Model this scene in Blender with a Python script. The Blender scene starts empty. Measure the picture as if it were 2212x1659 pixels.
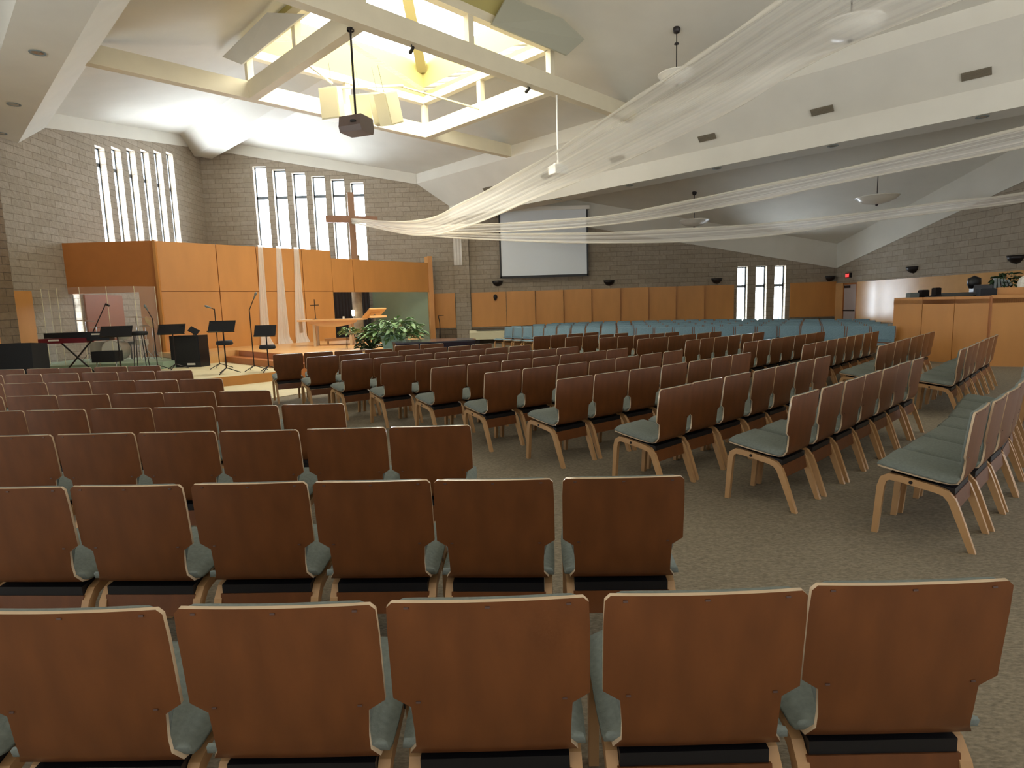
import bpy, bmesh, math, random
from mathutils import Vector, Matrix
random.seed(7)
R = math.radians
scn = bpy.context.scene
col = scn.collection

# ------------------------------------------------------------------ camera, world, exposure
cd = bpy.data.cameras.new('camera'); cam = bpy.data.objects.new('camera', cd); col.objects.link(cam)
cd.sensor_fit = 'HORIZONTAL'; cd.sensor_width = 36.0; cd.lens = 36.0*1276/2212; cd.clip_start = .02; cd.clip_end = 200
PITCH, ROLL = R(7.475), R(1.741)
fw = Vector((0, math.cos(PITCH), -math.sin(PITCH))); up0 = Vector((0, math.sin(PITCH), math.cos(PITCH))); rt0 = Vector((1, 0, 0))
ix = rt0*math.cos(ROLL)-up0*math.sin(ROLL); iu = rt0*math.sin(ROLL)+up0*math.cos(ROLL)
mw = Matrix.Identity(4)
for r_ in range(3):
    mw[r_][0] = ix[r_]; mw[r_][1] = iu[r_]; mw[r_][2] = -fw[r_]
mw[2][3] = 1.54
cam.matrix_world = mw
scn.camera = cam
scn.view_settings.view_transform = 'Standard'; scn.view_settings.look = 'None'
scn.view_settings.gamma = 1; scn.view_settings.use_curve_mapping = False
scn.view_settings.exposure = 1.34
W_STR, PANE_STR, SKY_STR = 0.55, 11.0, 5.6
w = bpy.data.worlds.new('world'); scn.world = w; w.use_nodes = True
bgn = w.node_tree.nodes['Background']; bgn.inputs[0].default_value = (.95, .93, .88, 1); bgn.inputs[1].default_value = W_STR
# world made brighter below the horizon, added to fill the ceiling with light
_nt = w.node_tree; _g = _nt.nodes.new('ShaderNodeTexCoord'); _s = _nt.nodes.new('ShaderNodeSeparateXYZ'); _m = _nt.nodes.new('ShaderNodeMapRange')
_nt.links.new(_g.outputs['Generated'], _s.inputs[0]); _nt.links.new(_s.outputs[2], _m.inputs[0])
_m.inputs[1].default_value = -.12; _m.inputs[2].default_value = .0; _m.inputs[3].default_value = 3.2*W_STR; _m.inputs[4].default_value = .45*W_STR
_nt.links.new(_m.outputs[0], bgn.inputs[1])

# ------------------------------------------------------------------ materials
def srgb(r, g, b):
    f = lambda c: ((c/255+.055)/1.055)**2.4 if c > 10 else c/255/12.92
    return (f(r), f(g), f(b), 1)
def mat(name, rgb, rough=.6, var=.0, scale=8, bump=.0, metal=0, spec=.5, stretch=None, rgb2=None):
    m = bpy.data.materials.new(name); m.use_nodes = True
    nt = m.node_tree; n = nt.nodes; l = nt.links; p = n['Principled BSDF']
    p.inputs['Roughness'].default_value = rough; p.inputs['Metallic'].default_value = metal
    p.inputs['Specular IOR Level'].default_value = spec
    c = srgb(*rgb)
    p.inputs['Base Color'].default_value = c
    if var > 0 or bump > 0 or rgb2:
        tc = n.new('ShaderNodeTexCoord'); mp = n.new('ShaderNodeMapping'); nz = n.new('ShaderNodeTexNoise')
        l.new(tc.outputs['Object'], mp.inputs['Vector']); l.new(mp.outputs[0], nz.inputs['Vector'])
        if stretch: mp.inputs['Scale'].default_value = stretch
        nz.inputs['Scale'].default_value = scale; nz.inputs['Detail'].default_value = 4
        rp = n.new('ShaderNodeValToRGB'); l.new(nz.outputs['Fac'], rp.inputs[0])
        c2 = srgb(*rgb2) if rgb2 else tuple(min(1, x*(1+var)) for x in c[:3])+(1,)
        c1 = c if rgb2 else tuple(x*(1-var) for x in c[:3])+(1,)
        rp.color_ramp.elements[0].position = .3; rp.color_ramp.elements[0].color = c1
        rp.color_ramp.elements[1].position = .7; rp.color_ramp.elements[1].color = c2
        l.new(rp.outputs[0], p.inputs['Base Color'])
        if bump > 0:
            b = n.new('ShaderNodeBump'); b.inputs['Strength'].default_value = bump; b.inputs['Distance'].default_value = .01
            l.new(nz.outputs['Fac'], b.inputs['Height']); l.new(b.outputs[0], p.inputs['Normal'])
    return m
def emis(name, rgb, s, cast=None):
    m = bpy.data.materials.new(name); m.use_nodes = True; nt = m.node_tree; n = nt.nodes
    n.remove(n['Principled BSDF']); e = n.new('ShaderNodeEmission'); e.inputs[0].default_value = tuple(rgb)+(1,)
    e.inputs[1].default_value = s; nt.links.new(e.outputs[0], n['Material Output'].inputs[0]); return m
def brick_mat(name, ca, cb, cm):
    m = bpy.data.materials.new(name); m.use_nodes = True; nt = m.node_tree; n = nt.nodes; l = nt.links; p = n['Principled BSDF']
    g = n.new('ShaderNodeNewGeometry'); sp = n.new('ShaderNodeSeparateXYZ'); l.new(g.outputs['Position'], sp.inputs[0])
    ad = n.new('ShaderNodeMath'); ad.operation = 'ADD'; l.new(sp.outputs[0], ad.inputs[0]); l.new(sp.outputs[1], ad.inputs[1])
    cb_ = n.new('ShaderNodeCombineXYZ'); l.new(ad.outputs[0], cb_.inputs[0]); l.new(sp.outputs[2], cb_.inputs[1])
    nz = n.new('ShaderNodeTexNoise'); nz.inputs['Scale'].default_value = 3.0; l.new(g.outputs['Position'], nz.inputs['Vector'])
    ds = n.new('ShaderNodeVectorMath'); ds.operation = 'SCALE'; ds.inputs['Scale'].default_value = .03; l.new(nz.outputs['Color'], ds.inputs[0])
    av = n.new('ShaderNodeVectorMath'); av.operation = 'ADD'; l.new(cb_.outputs[0], av.inputs[0]); l.new(ds.outputs[0], av.inputs[1])
    bt = n.new('ShaderNodeTexBrick'); l.new(av.outputs[0], bt.inputs['Vector'])
    bt.inputs['Scale'].default_value = 1; bt.inputs['Brick Width'].default_value = .62; bt.inputs['Row Height'].default_value = .2
    bt.inputs['Mortar Size'].default_value = .009; bt.inputs['Mortar Smooth'].default_value = .3
    bt.inputs['Color1'].default_value = srgb(*ca); bt.inputs['Color2'].default_value = srgb(*cb); bt.inputs['Mortar'].default_value = srgb(*cm)
    n2 = n.new('ShaderNodeTexNoise'); n2.inputs['Scale'].default_value = 9; n2.inputs['Detail'].default_value = 6; l.new(g.outputs['Position'], n2.inputs['Vector'])
    mx = n.new('ShaderNodeMix'); mx.data_type = 'RGBA'; mx.blend_type = 'MULTIPLY'; mx.inputs[0].default_value = .35
    l.new(bt.outputs['Color'], mx.inputs[6]); l.new(n2.outputs['Fac'], mx.inputs[7]); l.new(mx.outputs[2], p.inputs['Base Color'])
    sb = n.new('ShaderNodeMath'); sb.operation = 'SUBTRACT'; l.new(n2.outputs['Fac'], sb.inputs[0]); l.new(bt.outputs['Fac'], sb.inputs[1])
    b = n.new('ShaderNodeBump'); b.inputs['Strength'].default_value = .7; b.inputs['Distance'].default_value = .04
    l.new(sb.outputs[0], b.inputs['Height']); l.new(b.outputs[0], p.inputs['Normal'])
    p.inputs['Roughness'].default_value = .9
    return m
M = {}
M['brick'] = brick_mat('split_face_brick', (174, 161, 143), (163, 150, 131), (142, 128, 109))
M['ceil'] = mat('ceiling_paint', (208, 204, 192), .85, .03, 1.2)
M['beam'] = mat('beam_paint', (216, 206, 180), .7, .03, 2)
M['curb'] = mat('curb_paint', (170, 158, 98), .6)
M['rafter'] = mat('rafter_paint', (150, 138, 92), .7)
M['oaksatin'] = mat('oak_satin', (206, 160, 106), .2, .05, 3, spec=.8)
M['carpet'] = mat('carpet', (108, 97, 79), .95, scale=42, bump=.6, rgb2=(146, 134, 112), stretch=(1, 2.2, 1))
M['oak'] = mat('oak_veneer', (200, 140, 76), .42, .06, 3, stretch=(1, 1, .25))
M['oakdark'] = mat('oak_edge', (160, 96, 40), .5, .08, 4)
M['shell'] = mat('walnut_ply_shell', (106, 61, 28), .38, .14, 5, stretch=(3, 1, 1))
M['plug'] = mat('screw_plug', (70, 40, 24), .5)
M['ply'] = mat('ply_edge', (206, 180, 148), .22)
M['leg'] = mat('bent_beech', (186, 144, 98), .4, .08, 6)
M['fabric'] = mat('seat_fabric', (112, 118, 110), .9, .12, 60, bump=.3)
M['fabricblue'] = mat('seat_fabric_far', (106, 130, 140), .9, .1, 40)
M['black'] = mat('black_plastic', (18, 18, 22), .4)
M['dark'] = mat('dark_metal', (38, 32, 32), .4, metal=.4)
M['darkwedge'] = mat('dark_cloth', (16, 19, 26), .7)
M['white'] = mat('white_paint', (232, 230, 222), .5)
M['cream'] = mat('cream_enamel', (222, 214, 178), .45)
M['bowl'] = mat('frosted_bowl', (224, 220, 208), .25)
M['screen'] = mat('screen_cloth', (226, 232, 236), .8)
M['green'] = mat('green_wall', (136, 152, 128), .8, .04, 2)
M['greenplat'] = mat('green_vinyl', (150, 170, 146), .6)
M['stage'] = mat('stage_floor', (222, 172, 112), .3, .06, 3, stretch=(1, 6, 1))
M['stagepale'] = mat('pale_stage_carpet', (214, 200, 160), .7, .05, 6)
M['step'] = mat('step_riser', (178, 108, 56), .5, .06, 4)
M['stone'] = mat('stone_column', (128, 112, 92), .9, scale=4, bump=.4, rgb2=(160, 144, 118))
M['leaf'] = mat('leaf', (66, 104, 58), .45, scale=6, rgb2=(138, 168, 108))
M['leafdark'] = mat('leaf_dark', (30, 52, 30), .5, scale=5, rgb2=(66, 96, 58))
M['pot'] = mat('turquoise_pot', (150, 190, 180), .4)
M['chrome'] = mat('chrome', (190, 190, 190), .2, metal=1)
M['cymbal'] = mat('cymbal', (150, 120, 60), .3, metal=1)
M['drum'] = mat('drum_shell', (176, 170, 156), .3, metal=.3)
M['red'] = mat('red_keyboard', (110, 24, 34), .4)
M['exitred'] = emis('exit_red', (1, .06, .06), 1.2)
M['winframe'] = mat('window_frame', (96, 104, 112), .5)
M['grey'] = mat('grey_plastic', (110, 118, 116), .5)
M['projdark'] = mat('projector_shell', (98, 82, 74), .5)
M['door'] = mat('door_glass', (176, 164, 160), .3)
M['piano'] = mat('piano_black', (40, 30, 40), .12)
M['pianotop'] = mat('piano_lid', (70, 68, 74), .15)
M['pane'] = emis('window_daylight', (.80, .90, 1.0), PANE_STR)
M['skylight'] = emis('skylight_daylight', (1.0, .98, .86), SKY_STR)
M['lampglow'] = emis('lamp_glow', (1, .93, .75), 3)
M['downl'] = mat('downlight_reflector', (190, 180, 165), .15, metal=.8)
M['paper'] = mat('paper', (230, 226, 216), .8)
def acrylic():
    m = bpy.data.materials.new('acrylic'); m.use_nodes = True; nt = m.node_tree; n = nt.nodes; l = nt.links; p = n['Principled BSDF']
    p.inputs['Base Color'].default_value = (.8, .78, .74, 1); p.inputs['Roughness'].default_value = .08
    t = n.new('ShaderNodeBsdfTransparent'); x = n.new('ShaderNodeMixShader'); x.inputs[0].default_value = .08
    l.new(t.outputs[0], x.inputs[1]); l.new(p.outputs[0], x.inputs[2]); l.new(x.outputs[0], n['Material Output'].inputs[0]); return m
M['acrylic'] = acrylic()
def sheer(name, rgb, lo, hi, sc):
    m = bpy.data.materials.new(name); m.use_nodes = True; nt = m.node_tree; n = nt.nodes; l = nt.links; n.remove(n['Principled BSDF'])
    uv = n.new('ShaderNodeUVMap'); mp = n.new('ShaderNodeMapping'); mp.inputs['Scale'].default_value = (.35, sc, 1)
    nz = n.new('ShaderNodeTexNoise'); nz.inputs['Scale'].default_value = 1; nz.inputs['Detail'].default_value = 3
    l.new(uv.outputs[0], mp.inputs[0]); l.new(mp.outputs[0], nz.inputs['Vector'])
    rp = n.new('ShaderNodeMapRange'); rp.inputs[1].default_value = .35; rp.inputs[2].default_value = .68; rp.inputs[3].default_value = lo; rp.inputs[4].default_value = hi
    l.new(nz.outputs['Fac'], rp.inputs[0])
    d = n.new('ShaderNodeBsdfDiffuse'); d.inputs[0].default_value = srgb(*rgb); tl = n.new('ShaderNodeBsdfTranslucent'); tl.inputs[0].default_value = srgb(*rgb)
    a = n.new('ShaderNodeMixShader'); a.inputs[0].default_value = .45; l.new(d.outputs[0], a.inputs[1]); l.new(tl.outputs[0], a.inputs[2])
    t = n.new('ShaderNodeBsdfTransparent'); x = n.new('ShaderNodeMixShader'); l.new(rp.outputs[0], x.inputs[0]); l.new(t.outputs[0], x.inputs[1]); l.new(a.outputs[0], x.inputs[2])
    l.new(x.outputs[0], n['Material Output'].inputs[0]); return m
M['sheer'] = sheer('sheer_voile', (246, 241, 232), .2, .72, 8)
M['drape'] = sheer('white_drape', (252, 248, 240), .85, 1.0, 8)

# ------------------------------------------------------------------ mesh helpers
class MB:
    def __init__(s): s.v = []; s.f = []; s.mi = []; s.uv = {}
    def add(s, vs, fs, mi=0):
        o = len(s.v); s.v += [tuple(v) for v in vs]; s.f += [tuple(i+o for i in f) for f in fs]; s.mi += [mi]*len(fs); return o
    def box(s, c, d, rz=0, mi=0, rx=0, ry=0):
        m = Matrix.Rotation(rz, 3, 'Z') @ Matrix.Rotation(ry, 3, 'Y') @ Matrix.Rotation(rx, 3, 'X'); c = Vector(c)
        vs = [c + m @ Vector((sx*d[0]/2, sy*d[1]/2, sz*d[2]/2)) for sz in (-1, 1) for sy in (-1, 1) for sx in (-1, 1)]
        s.add(vs, [(0, 2, 3, 1), (4, 5, 7, 6), (0, 1, 5, 4), (2, 6, 7, 3), (0, 4, 6, 2), (1, 3, 7, 5)], mi)
    def b2(s, lo, hi, mi=0):
        s.box([(a+b)/2 for a, b in zip(lo, hi)], [abs(b-a) for a, b in zip(lo, hi)], mi=mi)
    def prism(s, poly, z0, z1, mi=0):
        n = len(poly); f0 = z0 if callable(z0) else (lambda x, y: z0); f1 = z1 if callable(z1) else (lambda x, y: z1)
        ar = sum(poly[i][0]*poly[(i+1) % n][1]-poly[(i+1) % n][0]*poly[i][1] for i in range(n))
        if ar < 0: poly = poly[::-1]
        vs = [(x, y, f0(x, y)) for x, y in poly]+[(x, y, f1(x, y)) for x, y in poly]
        s.add(vs, [tuple(range(n))[::-1], tuple(range(n, 2*n))]+[(i, (i+1) % n, n+(i+1) % n, n+i) for i in range(n)], mi)
    def tube(s, pts, r, n=8, mi=0, cap=True):
        pts = [Vector(p) for p in pts]; rs = r if isinstance(r, (list, tuple)) else [r]*len(pts); rings = []
        for i, p in enumerate(pts):
            d = (pts[min(i+1, len(pts)-1)]-pts[max(i-1, 0)]).normalized()
            a = d.orthogonal().normalized() if abs(d.z) > .95 else d.cross(Vector((0, 0, 1))).normalized(); b = d.cross(a)
            rings.append([p+(a*math.cos(2*math.pi*k/n)+b*math.sin(2*math.pi*k/n))*rs[i] for k in range(n)])
        fs = []
        for i in range(len(pts)-1):
            for k in range(n): fs.append((i*n+k, i*n+(k+1) % n, (i+1)*n+(k+1) % n, (i+1)*n+k))
        if cap: fs += [tuple(range(n))[::-1], tuple((len(pts)-1)*n+k for k in range(n))]
        s.add([v for rg in rings for v in rg], fs, mi)
    def lathe(s, prof, c=(0, 0, 0), n=24, a0=0, a1=2*math.pi, mi=0, m=None):
        full = abs(a1-a0-2*math.pi) < 1e-6; cnt = n if full else n+1; vs = []
        for r, z in prof:
            for k in range(cnt):
                a = a0+(a1-a0)*k/n; v = Vector((r*math.cos(a), r*math.sin(a), z))
                vs.append((m @ v if m else v)+Vector(c))
        fs = []
        for i in range(len(prof)-1):
            for k in range(n):
                k2 = (k+1) % cnt; fs.append((i*cnt+k, i*cnt+k2, (i+1)*cnt+k2, (i+1)*cnt+k))
        s.add(vs, fs, mi)
    def strip(s, prof, x0, x1, mi=0):   # profile in (y,z), extruded along x
        n = len(prof); s.add([(x0, y, z) for y, z in prof]+[(x1, y, z) for y, z in prof],
            [tuple(range(n)), tuple(range(n, 2*n))[::-1]]+[(i, n+i, n+(i+1) % n, (i+1) % n) for i in range(n)], mi)
    def build(s, name, mats, parent=None, smooth=False, loc=None, rz=None, uvs=None):
        me = bpy.data.meshes.new(name); me.from_pydata(s.v, [], s.f)
        for m_ in (mats if isinstance(mats, (list, tuple)) else [mats]): me.materials.append(M[m_] if isinstance(m_, str) else m_)
        for p, i in zip(me.polygons, s.mi): p.material_index = i; p.use_smooth = smooth
        if uvs:
            ul = me.uv_layers.new(name='UVMap')
            for lp in me.loops: ul.data[lp.index].uv = uvs[lp.vertex_index]
        bm = bmesh.new(); bm.from_mesh(me); bmesh.ops.recalc_face_normals(bm, faces=bm.faces); bm.to_mesh(me); bm.free()
        me.update(); o = bpy.data.objects.new(name, me); col.objects.link(o)
        if parent: o.parent = parent
        if loc: o.location = loc
        if rz is not None: o.rotation_euler = (0, 0, rz)
        return o
def tag(o, label, cat, group=None):
    o['label'] = label; o['category'] = cat
    if group: o['group'] = group
    return o
def thing(name, label, cat, loc=(0, 0, 0), rz=0, group=None):
    o = bpy.data.objects.new(name, None); col.objects.link(o); o.location = loc; o.rotation_euler = (0, 0, rz)
    o.empty_display_size = .1
    return tag(o, label, cat, group)
def struct(o): o['kind'] = 'structure'; return o
def kids(o): return [c for c in ALLKIDS.get(o.name, [])]
def copy_tree(o, par=None):
    c = o.copy(); col.objects.link(c)
    if par: c.parent = par
    for ch in list(o.children): copy_tree(ch, c)
    return c

# ------------------------------------------------------------------ room frame
XA, YB, XD, Y0 = -13.1, 26.5, 14.5, -3.0
ZF = -.06   # carpet level
S0 = 13.4; Q = math.sqrt(2)
def bof(x, y): return (x+y-S0)/Q
def XY(t, b): s = S0+Q*b; d = Q*t; return ((s+d)/2, (s-d)/2)
def P3(t, b, z): x, y = XY(t, b); return (x, y, z)
def roof(x, y): return 9.1-.27*abs(bof(x, y))
def bricktop(x, y):
    b = bof(x, y); return roof(x, y)-(1.03 if b > 7.4 else .41)
def clip(poly, lo, hi):
    for ax in (0, 1):
        for sgn, lim in ((1, lo[ax]), (-1, hi[ax])):
            out = []
            for i in range(len(poly)):
                a, b = poly[i], poly[(i+1) % len(poly)]; da = sgn*(a[ax]-lim); db = sgn*(b[ax]-lim)
                if da >= 0: out.append(a)
                if da*db < 0:
                    k = da/(da-db); out.append((a[0]+(b[0]-a[0])*k, a[1]+(b[1]-a[1])*k))
            poly = out
            if not poly: return []
    return poly

# floor
f = MB(); f.b2((XA-.4, Y0, -.26), (XD+.4, YB+.4, ZF)); struct(f.build('floor', 'carpet'))

def wall(name, axis, pos, u0, u1, holes, out, matname='brick', th=.35):
    """axis 'x': wall along x at y=pos ; 'y': along y at x=pos. out: sign of outward side"""
    m = MB()
    def top(u): return bricktop(u, pos) if axis == 'x' else bricktop(pos, u)
    cuts = sorted(set([u0, u1]+[h[0] for h in holes]+[h[1] for h in holes]+
        [u for u in ((S0+Q*b_)-pos for b_ in (-6.4, 0, 6.53, 7.41, 7.39)) if u0 < u < u1]))
    def quad(ua, ub, za, zb):
        zaf = za if callable(za) else (lambda u: za); zbf = zb if callable(zb) else (lambda u: zb)
        ps = []
        for o_ in (0, th*out):
            for u, zf in ((ua, zaf), (ub, zaf), (ub, zbf), (ua, zbf)):
                uu = u + (1e-4 if u == ua else -1e-4)
                ps.append((u, pos+o_, zf(uu)) if axis == 'x' else (pos+o_, u, zf(uu)))
        m.add(ps, [(0, 1, 2, 3), (7, 6, 5, 4), (0, 4, 5, 1), (1, 5, 6, 2), (2, 6, 7, 3), (3, 7, 4, 0)])
    for ua, ub in zip(cuts[:-1], cuts[1:]):
        mid = (ua+ub)/2; hs = sorted([h for h in holes if h[0] <= mid <= h[1]], key=lambda h: h[2] if not callable(h[2]) else 0)
        z = ZF
        for h in hs:
            quad(ua, ub, z, h[2]); z = h[3]
        quad(ua, ub, z, top)
    return struct(m.build(name, matname))
winA = [(19.75+.82*k, 20.23+.82*k) for k in range(6)]
winB = [(-10.9+.832*k, -10.33+.832*k) for k in range(6)]
winC = [(10.12, 10.57), (10.94, 11.42), (11.77, 12.26)]
winFill = [(-2.2+2.7*k, -1.0+2.7*k) for k in range(4)]   # unseen glowing side windows added as fill light, beside and behind the viewer
tA = lambda y: 7.05+.2*(y-19.9)
tB = lambda x: 7.85-.19*(x+10.6)
holesA = [(a, b, 3.75, tA((a+b)/2)) for a, b in winA]+[(17.95, 18.27, .9, 2.45)]
holesB = [(a, b, 3.72, tB((a+b)/2)) for a, b in winB]+[(a, b, .45, 2.98) for a, b in winC]
holesFill = [(a, b, .9, 2.9) for a, b in winFill]
wall('wall_left', 'y', XA, Y0, YB, holesFill+holesA, -1)
wall('wall_back', 'x', YB, XA-.35, XD+.35, holesB, 1)
wall('wall_right', 'y', XD, Y0, YB, holesFill, 1)
# brick pier standing in front of the left wall, near stage
m = MB(); m.b2((XA, 9.0, ZF), (XA+.3, 15.5, 5.75)); struct(m.build('trim_1', brick_mat('pier_brick', (138, 116, 90), (122, 102, 78), (88, 74, 56))))
# pilaster on the back wall
m = MB(); m.b2((-2.37, YB-.16, ZF), (-1.72, YB, 5.5)); struct(m.build('trim_2', 'brick'))
# lower ledge course on back wall
m = MB(); m.b2((-3.2, YB-.06, ZF), (XD, YB, .62)); struct(m.build('trim_3', brick_mat('base_brick', (128, 112, 92), (116, 100, 82), (90, 78, 62))))
# white bands above the brick
def band(name, axis, pos, u0, u1, off):
    m = MB(); n = 40
    for i in range(n):
        ua = u0+(u1-u0)*i/n; ub = u0+(u1-u0)*(i+1)/n; ps = []
        for o_ in (off, 0):
            for u, tp in ((ua, 0), (ub, 0), (ub, 1), (ua, 1)):
                x, y = (u, pos) if axis == 'x' else (pos, u)
                z = roof(x, y)+.02 if tp else bricktop(x, y)-.02
                ps.append((u, pos+o_, z) if axis == 'x' else (pos+o_, u, z))
        m.add(ps, [(0, 1, 2, 3), (7, 6, 5, 4), (0, 4, 5, 1), (1, 5, 6, 2), (2, 6, 7, 3), (3, 7, 4, 0)])
    return struct(m.build(name, 'ceil'))
xb1 = S0+Q*6.53-YB; xb2 = S0+Q*7.41-YB
band('trim_4', 'x', YB, XA, xb1, -.03); band('trim_5', 'x', YB, xb2+.01, XD, -.03)
band('trim_6', 'y', XA, 16.9, YB, .03); band('trim_7', 'y', XD, 8.9, YB, -.03)

# ceiling: gable rising to the diagonal ridge, with the lantern opening
LT0, LT1, LB = -15.8, -10.5, 2.76
LC = (LT0+LT1)/2
m = MB()
def ceil_patch(t0, t1, b0, b1):
    poly = clip([XY(t0, b0), XY(t1, b0), XY(t1, b1), XY(t0, b1)], (XA-.3, Y0), (XD+.3, YB+.3))
    if poly: m.prism(poly, roof, lambda x, y: roof(x, y)+.15)
for b0, b1 in ((-26, -LB), (-LB, 0), (0, LB), (LB, 26)):
    if abs(b0) > LB+.01 or abs(b1) > LB+.01: ceil_patch(-60, 60, b0, b1)
    else: ceil_patch(-60, LT0, b0, b1); ceil_patch(LT1, 60, b0, b1)
struct(m.build('ceiling', 'ceil'))
# duct bulkheads (profile b,z) running along the nave axis
def bulk(name, prof, t0f, t1f):
    m = MB(); n = len(prof)
    vs = [P3(t0f(b), b, z) for b, z in prof]+[P3(t1f(b), b, z) for b, z in prof]
    m.add(vs, [tuple(range(n)), tuple(range(n, 2*n))[::-1]]+[(i, n+i, n+(i+1) % n, (i+1) % n) for i in range(n)])
    return struct(m.build(name, 'ceil'))
rz_ = lambda b: 9.1-.27*abs(b)
bulk('ceiling_bulkhead_right', [(6.53, rz_(6.53)+.05), (6.53, 6.93), (7.5, 5.95), (7.5, 5.4), (8.3, 5.4), (8.3, rz_(8.3)+.05)], lambda b: -28+b, lambda b: 11.03-b)
bulk('ceiling_bulkhead_left', [(-6.2, rz_(6.2)+.05), (-6.2, 7.0), (-6.95, 6.3), (-7.85, 6.3), (-7.85, rz_(7.85)+.05)], lambda b: -28-b, lambda b: 13.7+b)
bulk('ceiling_ridge_box', [(-1.15, rz_(1.15)+.05), (-.95, 8.75), (-.35, 8.22), (.35, 8.22), (.95, 8.75), (1.15, rz_(1.15)+.05)], lambda b: -28+abs(b), lambda b: LT0-.25)

# lantern: tie beams, ring beams, posts, upper ring, curb, hip rafters, translucent panels
def bar(m, p, q, wd, ht, mi=0):
    p = Vector(p); q = Vector(q); d = (q-p).normalized(); side = d.cross(Vector((0, 0, 1))).normalized()*wd/2; u = side.cross(d).normalized()*ht/2
    if u.z < 0: u = -u
    vs = [c+a*side+b*u for c in (p, q) for a, b in ((-1, -1), (1, -1), (1, 1), (-1, 1))]
    m.add(vs, [(0, 3, 2, 1), (4, 5, 6, 7), (0, 1, 5, 4), (1, 2, 6, 5), (2, 3, 7, 6), (3, 0, 4, 7)], mi)
lt = thing('skylight_lantern', 'square roof lantern of cream beams and posts below a bright glazed pyramid', 'skylight', P3(LC, 0, 0))
lt.location = (0, 0, 0)
lt['kind'] = 'structure'; del lt['label']; del lt['category']
for t in (LT0, LT1):
    m = MB(); bar(m, P3(t, -6.3, 7.16), P3(t, 6.6, 7.16), .24, .42); m.build('tie_beam', 'beam', lt)
for b in (-LB, LB):
    m = MB(); bar(m, P3(LT0+.12, b, 7.16), P3(LT1-.12, b, 7.16), .22, .42); m.build('ring_beam', 'beam', lt)
for t, b in [(LT0, -LB), (LT0, 0), (LT0, LB), (LC, LB), (LT1, LB), (LT1, 0), (LT1, -LB), (LC, -LB), (LT0, -LB*.5+99), (LT0, LB*.5+99)]:
    if b > 50: continue
    m = MB(); x, y = XY(t, b); m.box((x, y, 7.68), (.16, .16, .66), rz=R(45)); m.build('post', 'beam', lt)
m = MB()
cs = [(LT0, -LB), (LT0, LB), (LT1, LB), (LT1, -LB)]
for i in range(4):
    (ta, ba), (tb_, bb) = cs[i], cs[(i+1) % 4]; bar(m, P3(ta, ba, 8.08), P3(tb_, bb, 8.08), .2, .2)
m.build('upper_ring', 'beam', lt)
m = MB()
for i in range(4):
    (ta, ba), (tb_, bb) = cs[i], cs[(i+1) % 4]
    m.add([P3(ta, ba, 8.15), P3(tb_, bb, 8.15), P3(tb_, bb, 9.25), P3(ta, ba, 9.25)], [(0, 1, 2, 3)])
    k = 1.03
    m.add([P3(LC+(ta-LC)*k, ba*k, 8.15), P3(LC+(tb_-LC)*k, bb*k, 8.15), P3(LC+(tb_-LC)*k, bb*k, 9.25), P3(LC+(ta-LC)*k, ba*k, 9.25)], [(3, 2, 1, 0)])
m.build('curb', 'curb', lt)
AP = P3(LC, 0, 11.2)
for i in range(4):
    m = MB(); t, b = cs[i]; p = Vector(P3(LC+(t-LC)*.985, b*.985, 9.0)); bar(m, p, Vector(AP)+Vector((0, 0, -.2)), .3, .2); m.build('hip_rafter', 'rafter', lt)
for i in range(4):
    (ta, ba), (tb_, bb) = cs[i], cs[(i+1) % 4]
    m = MB(); m.add([P3(ta, ba, 9.25), P3(tb_, bb, 9.25), AP], [(0, 1, 2)]); m.build('glazing_panel', 'skylight', lt)
# acoustic baffles beside the lantern
m = MB()
def slab(m, pts, th):
    a = [Vector(p) for p in pts]; nrm = (a[1]-a[0]).cross(a[2]-a[0]).normalized()*th
    m.add(a+[p+nrm for p in a], [(0, 1, 2, 3), (7, 6, 5, 4), (0, 4, 5, 1), (1, 5, 6, 2), (2, 6, 7, 3), (3, 7, 4, 0)])
slab(m, [P3(-16.6, -3.05, 8.16), P3(-15.6, -2.98, 7.7), P3(-12.2, -2.98, 7.7), P3(-13.6, -3.15, 8.16)], .04)
tag(m.build('acoustic_baffle', 'ceil'), 'tilted cream baffle board hanging beside the left side of the skylight opening', 'acoustic panel', 'baffle boards by the skylight')
m = MB()
a_ = [Vector(P3(-10.22, .41, 7.83)), Vector(P3(-9.9, 2.65, 7.66)), Vector(P3(-9.6, 2.98, 8.02)), Vector(P3(-9.75, 2.3, 8.36)), Vector(P3(-10.2, .9, 8.55))]
nn = Vector((.7, -.7, 0))*.05
m.add(a_+[p+nn for p in a_], [(0, 1, 2, 3, 4), (9, 8, 7, 6, 5)]+[(i, 5+i, 5+(i+1) % 5, (i+1) % 5) for i in range(5)])
tag(m.build('acoustic_baffle', mat('baffle_grey', (160, 158, 140), .8)), 'tilted grey baffle board on the ceiling right of the skylight opening', 'acoustic panel', 'baffle boards by the skylight')

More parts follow.
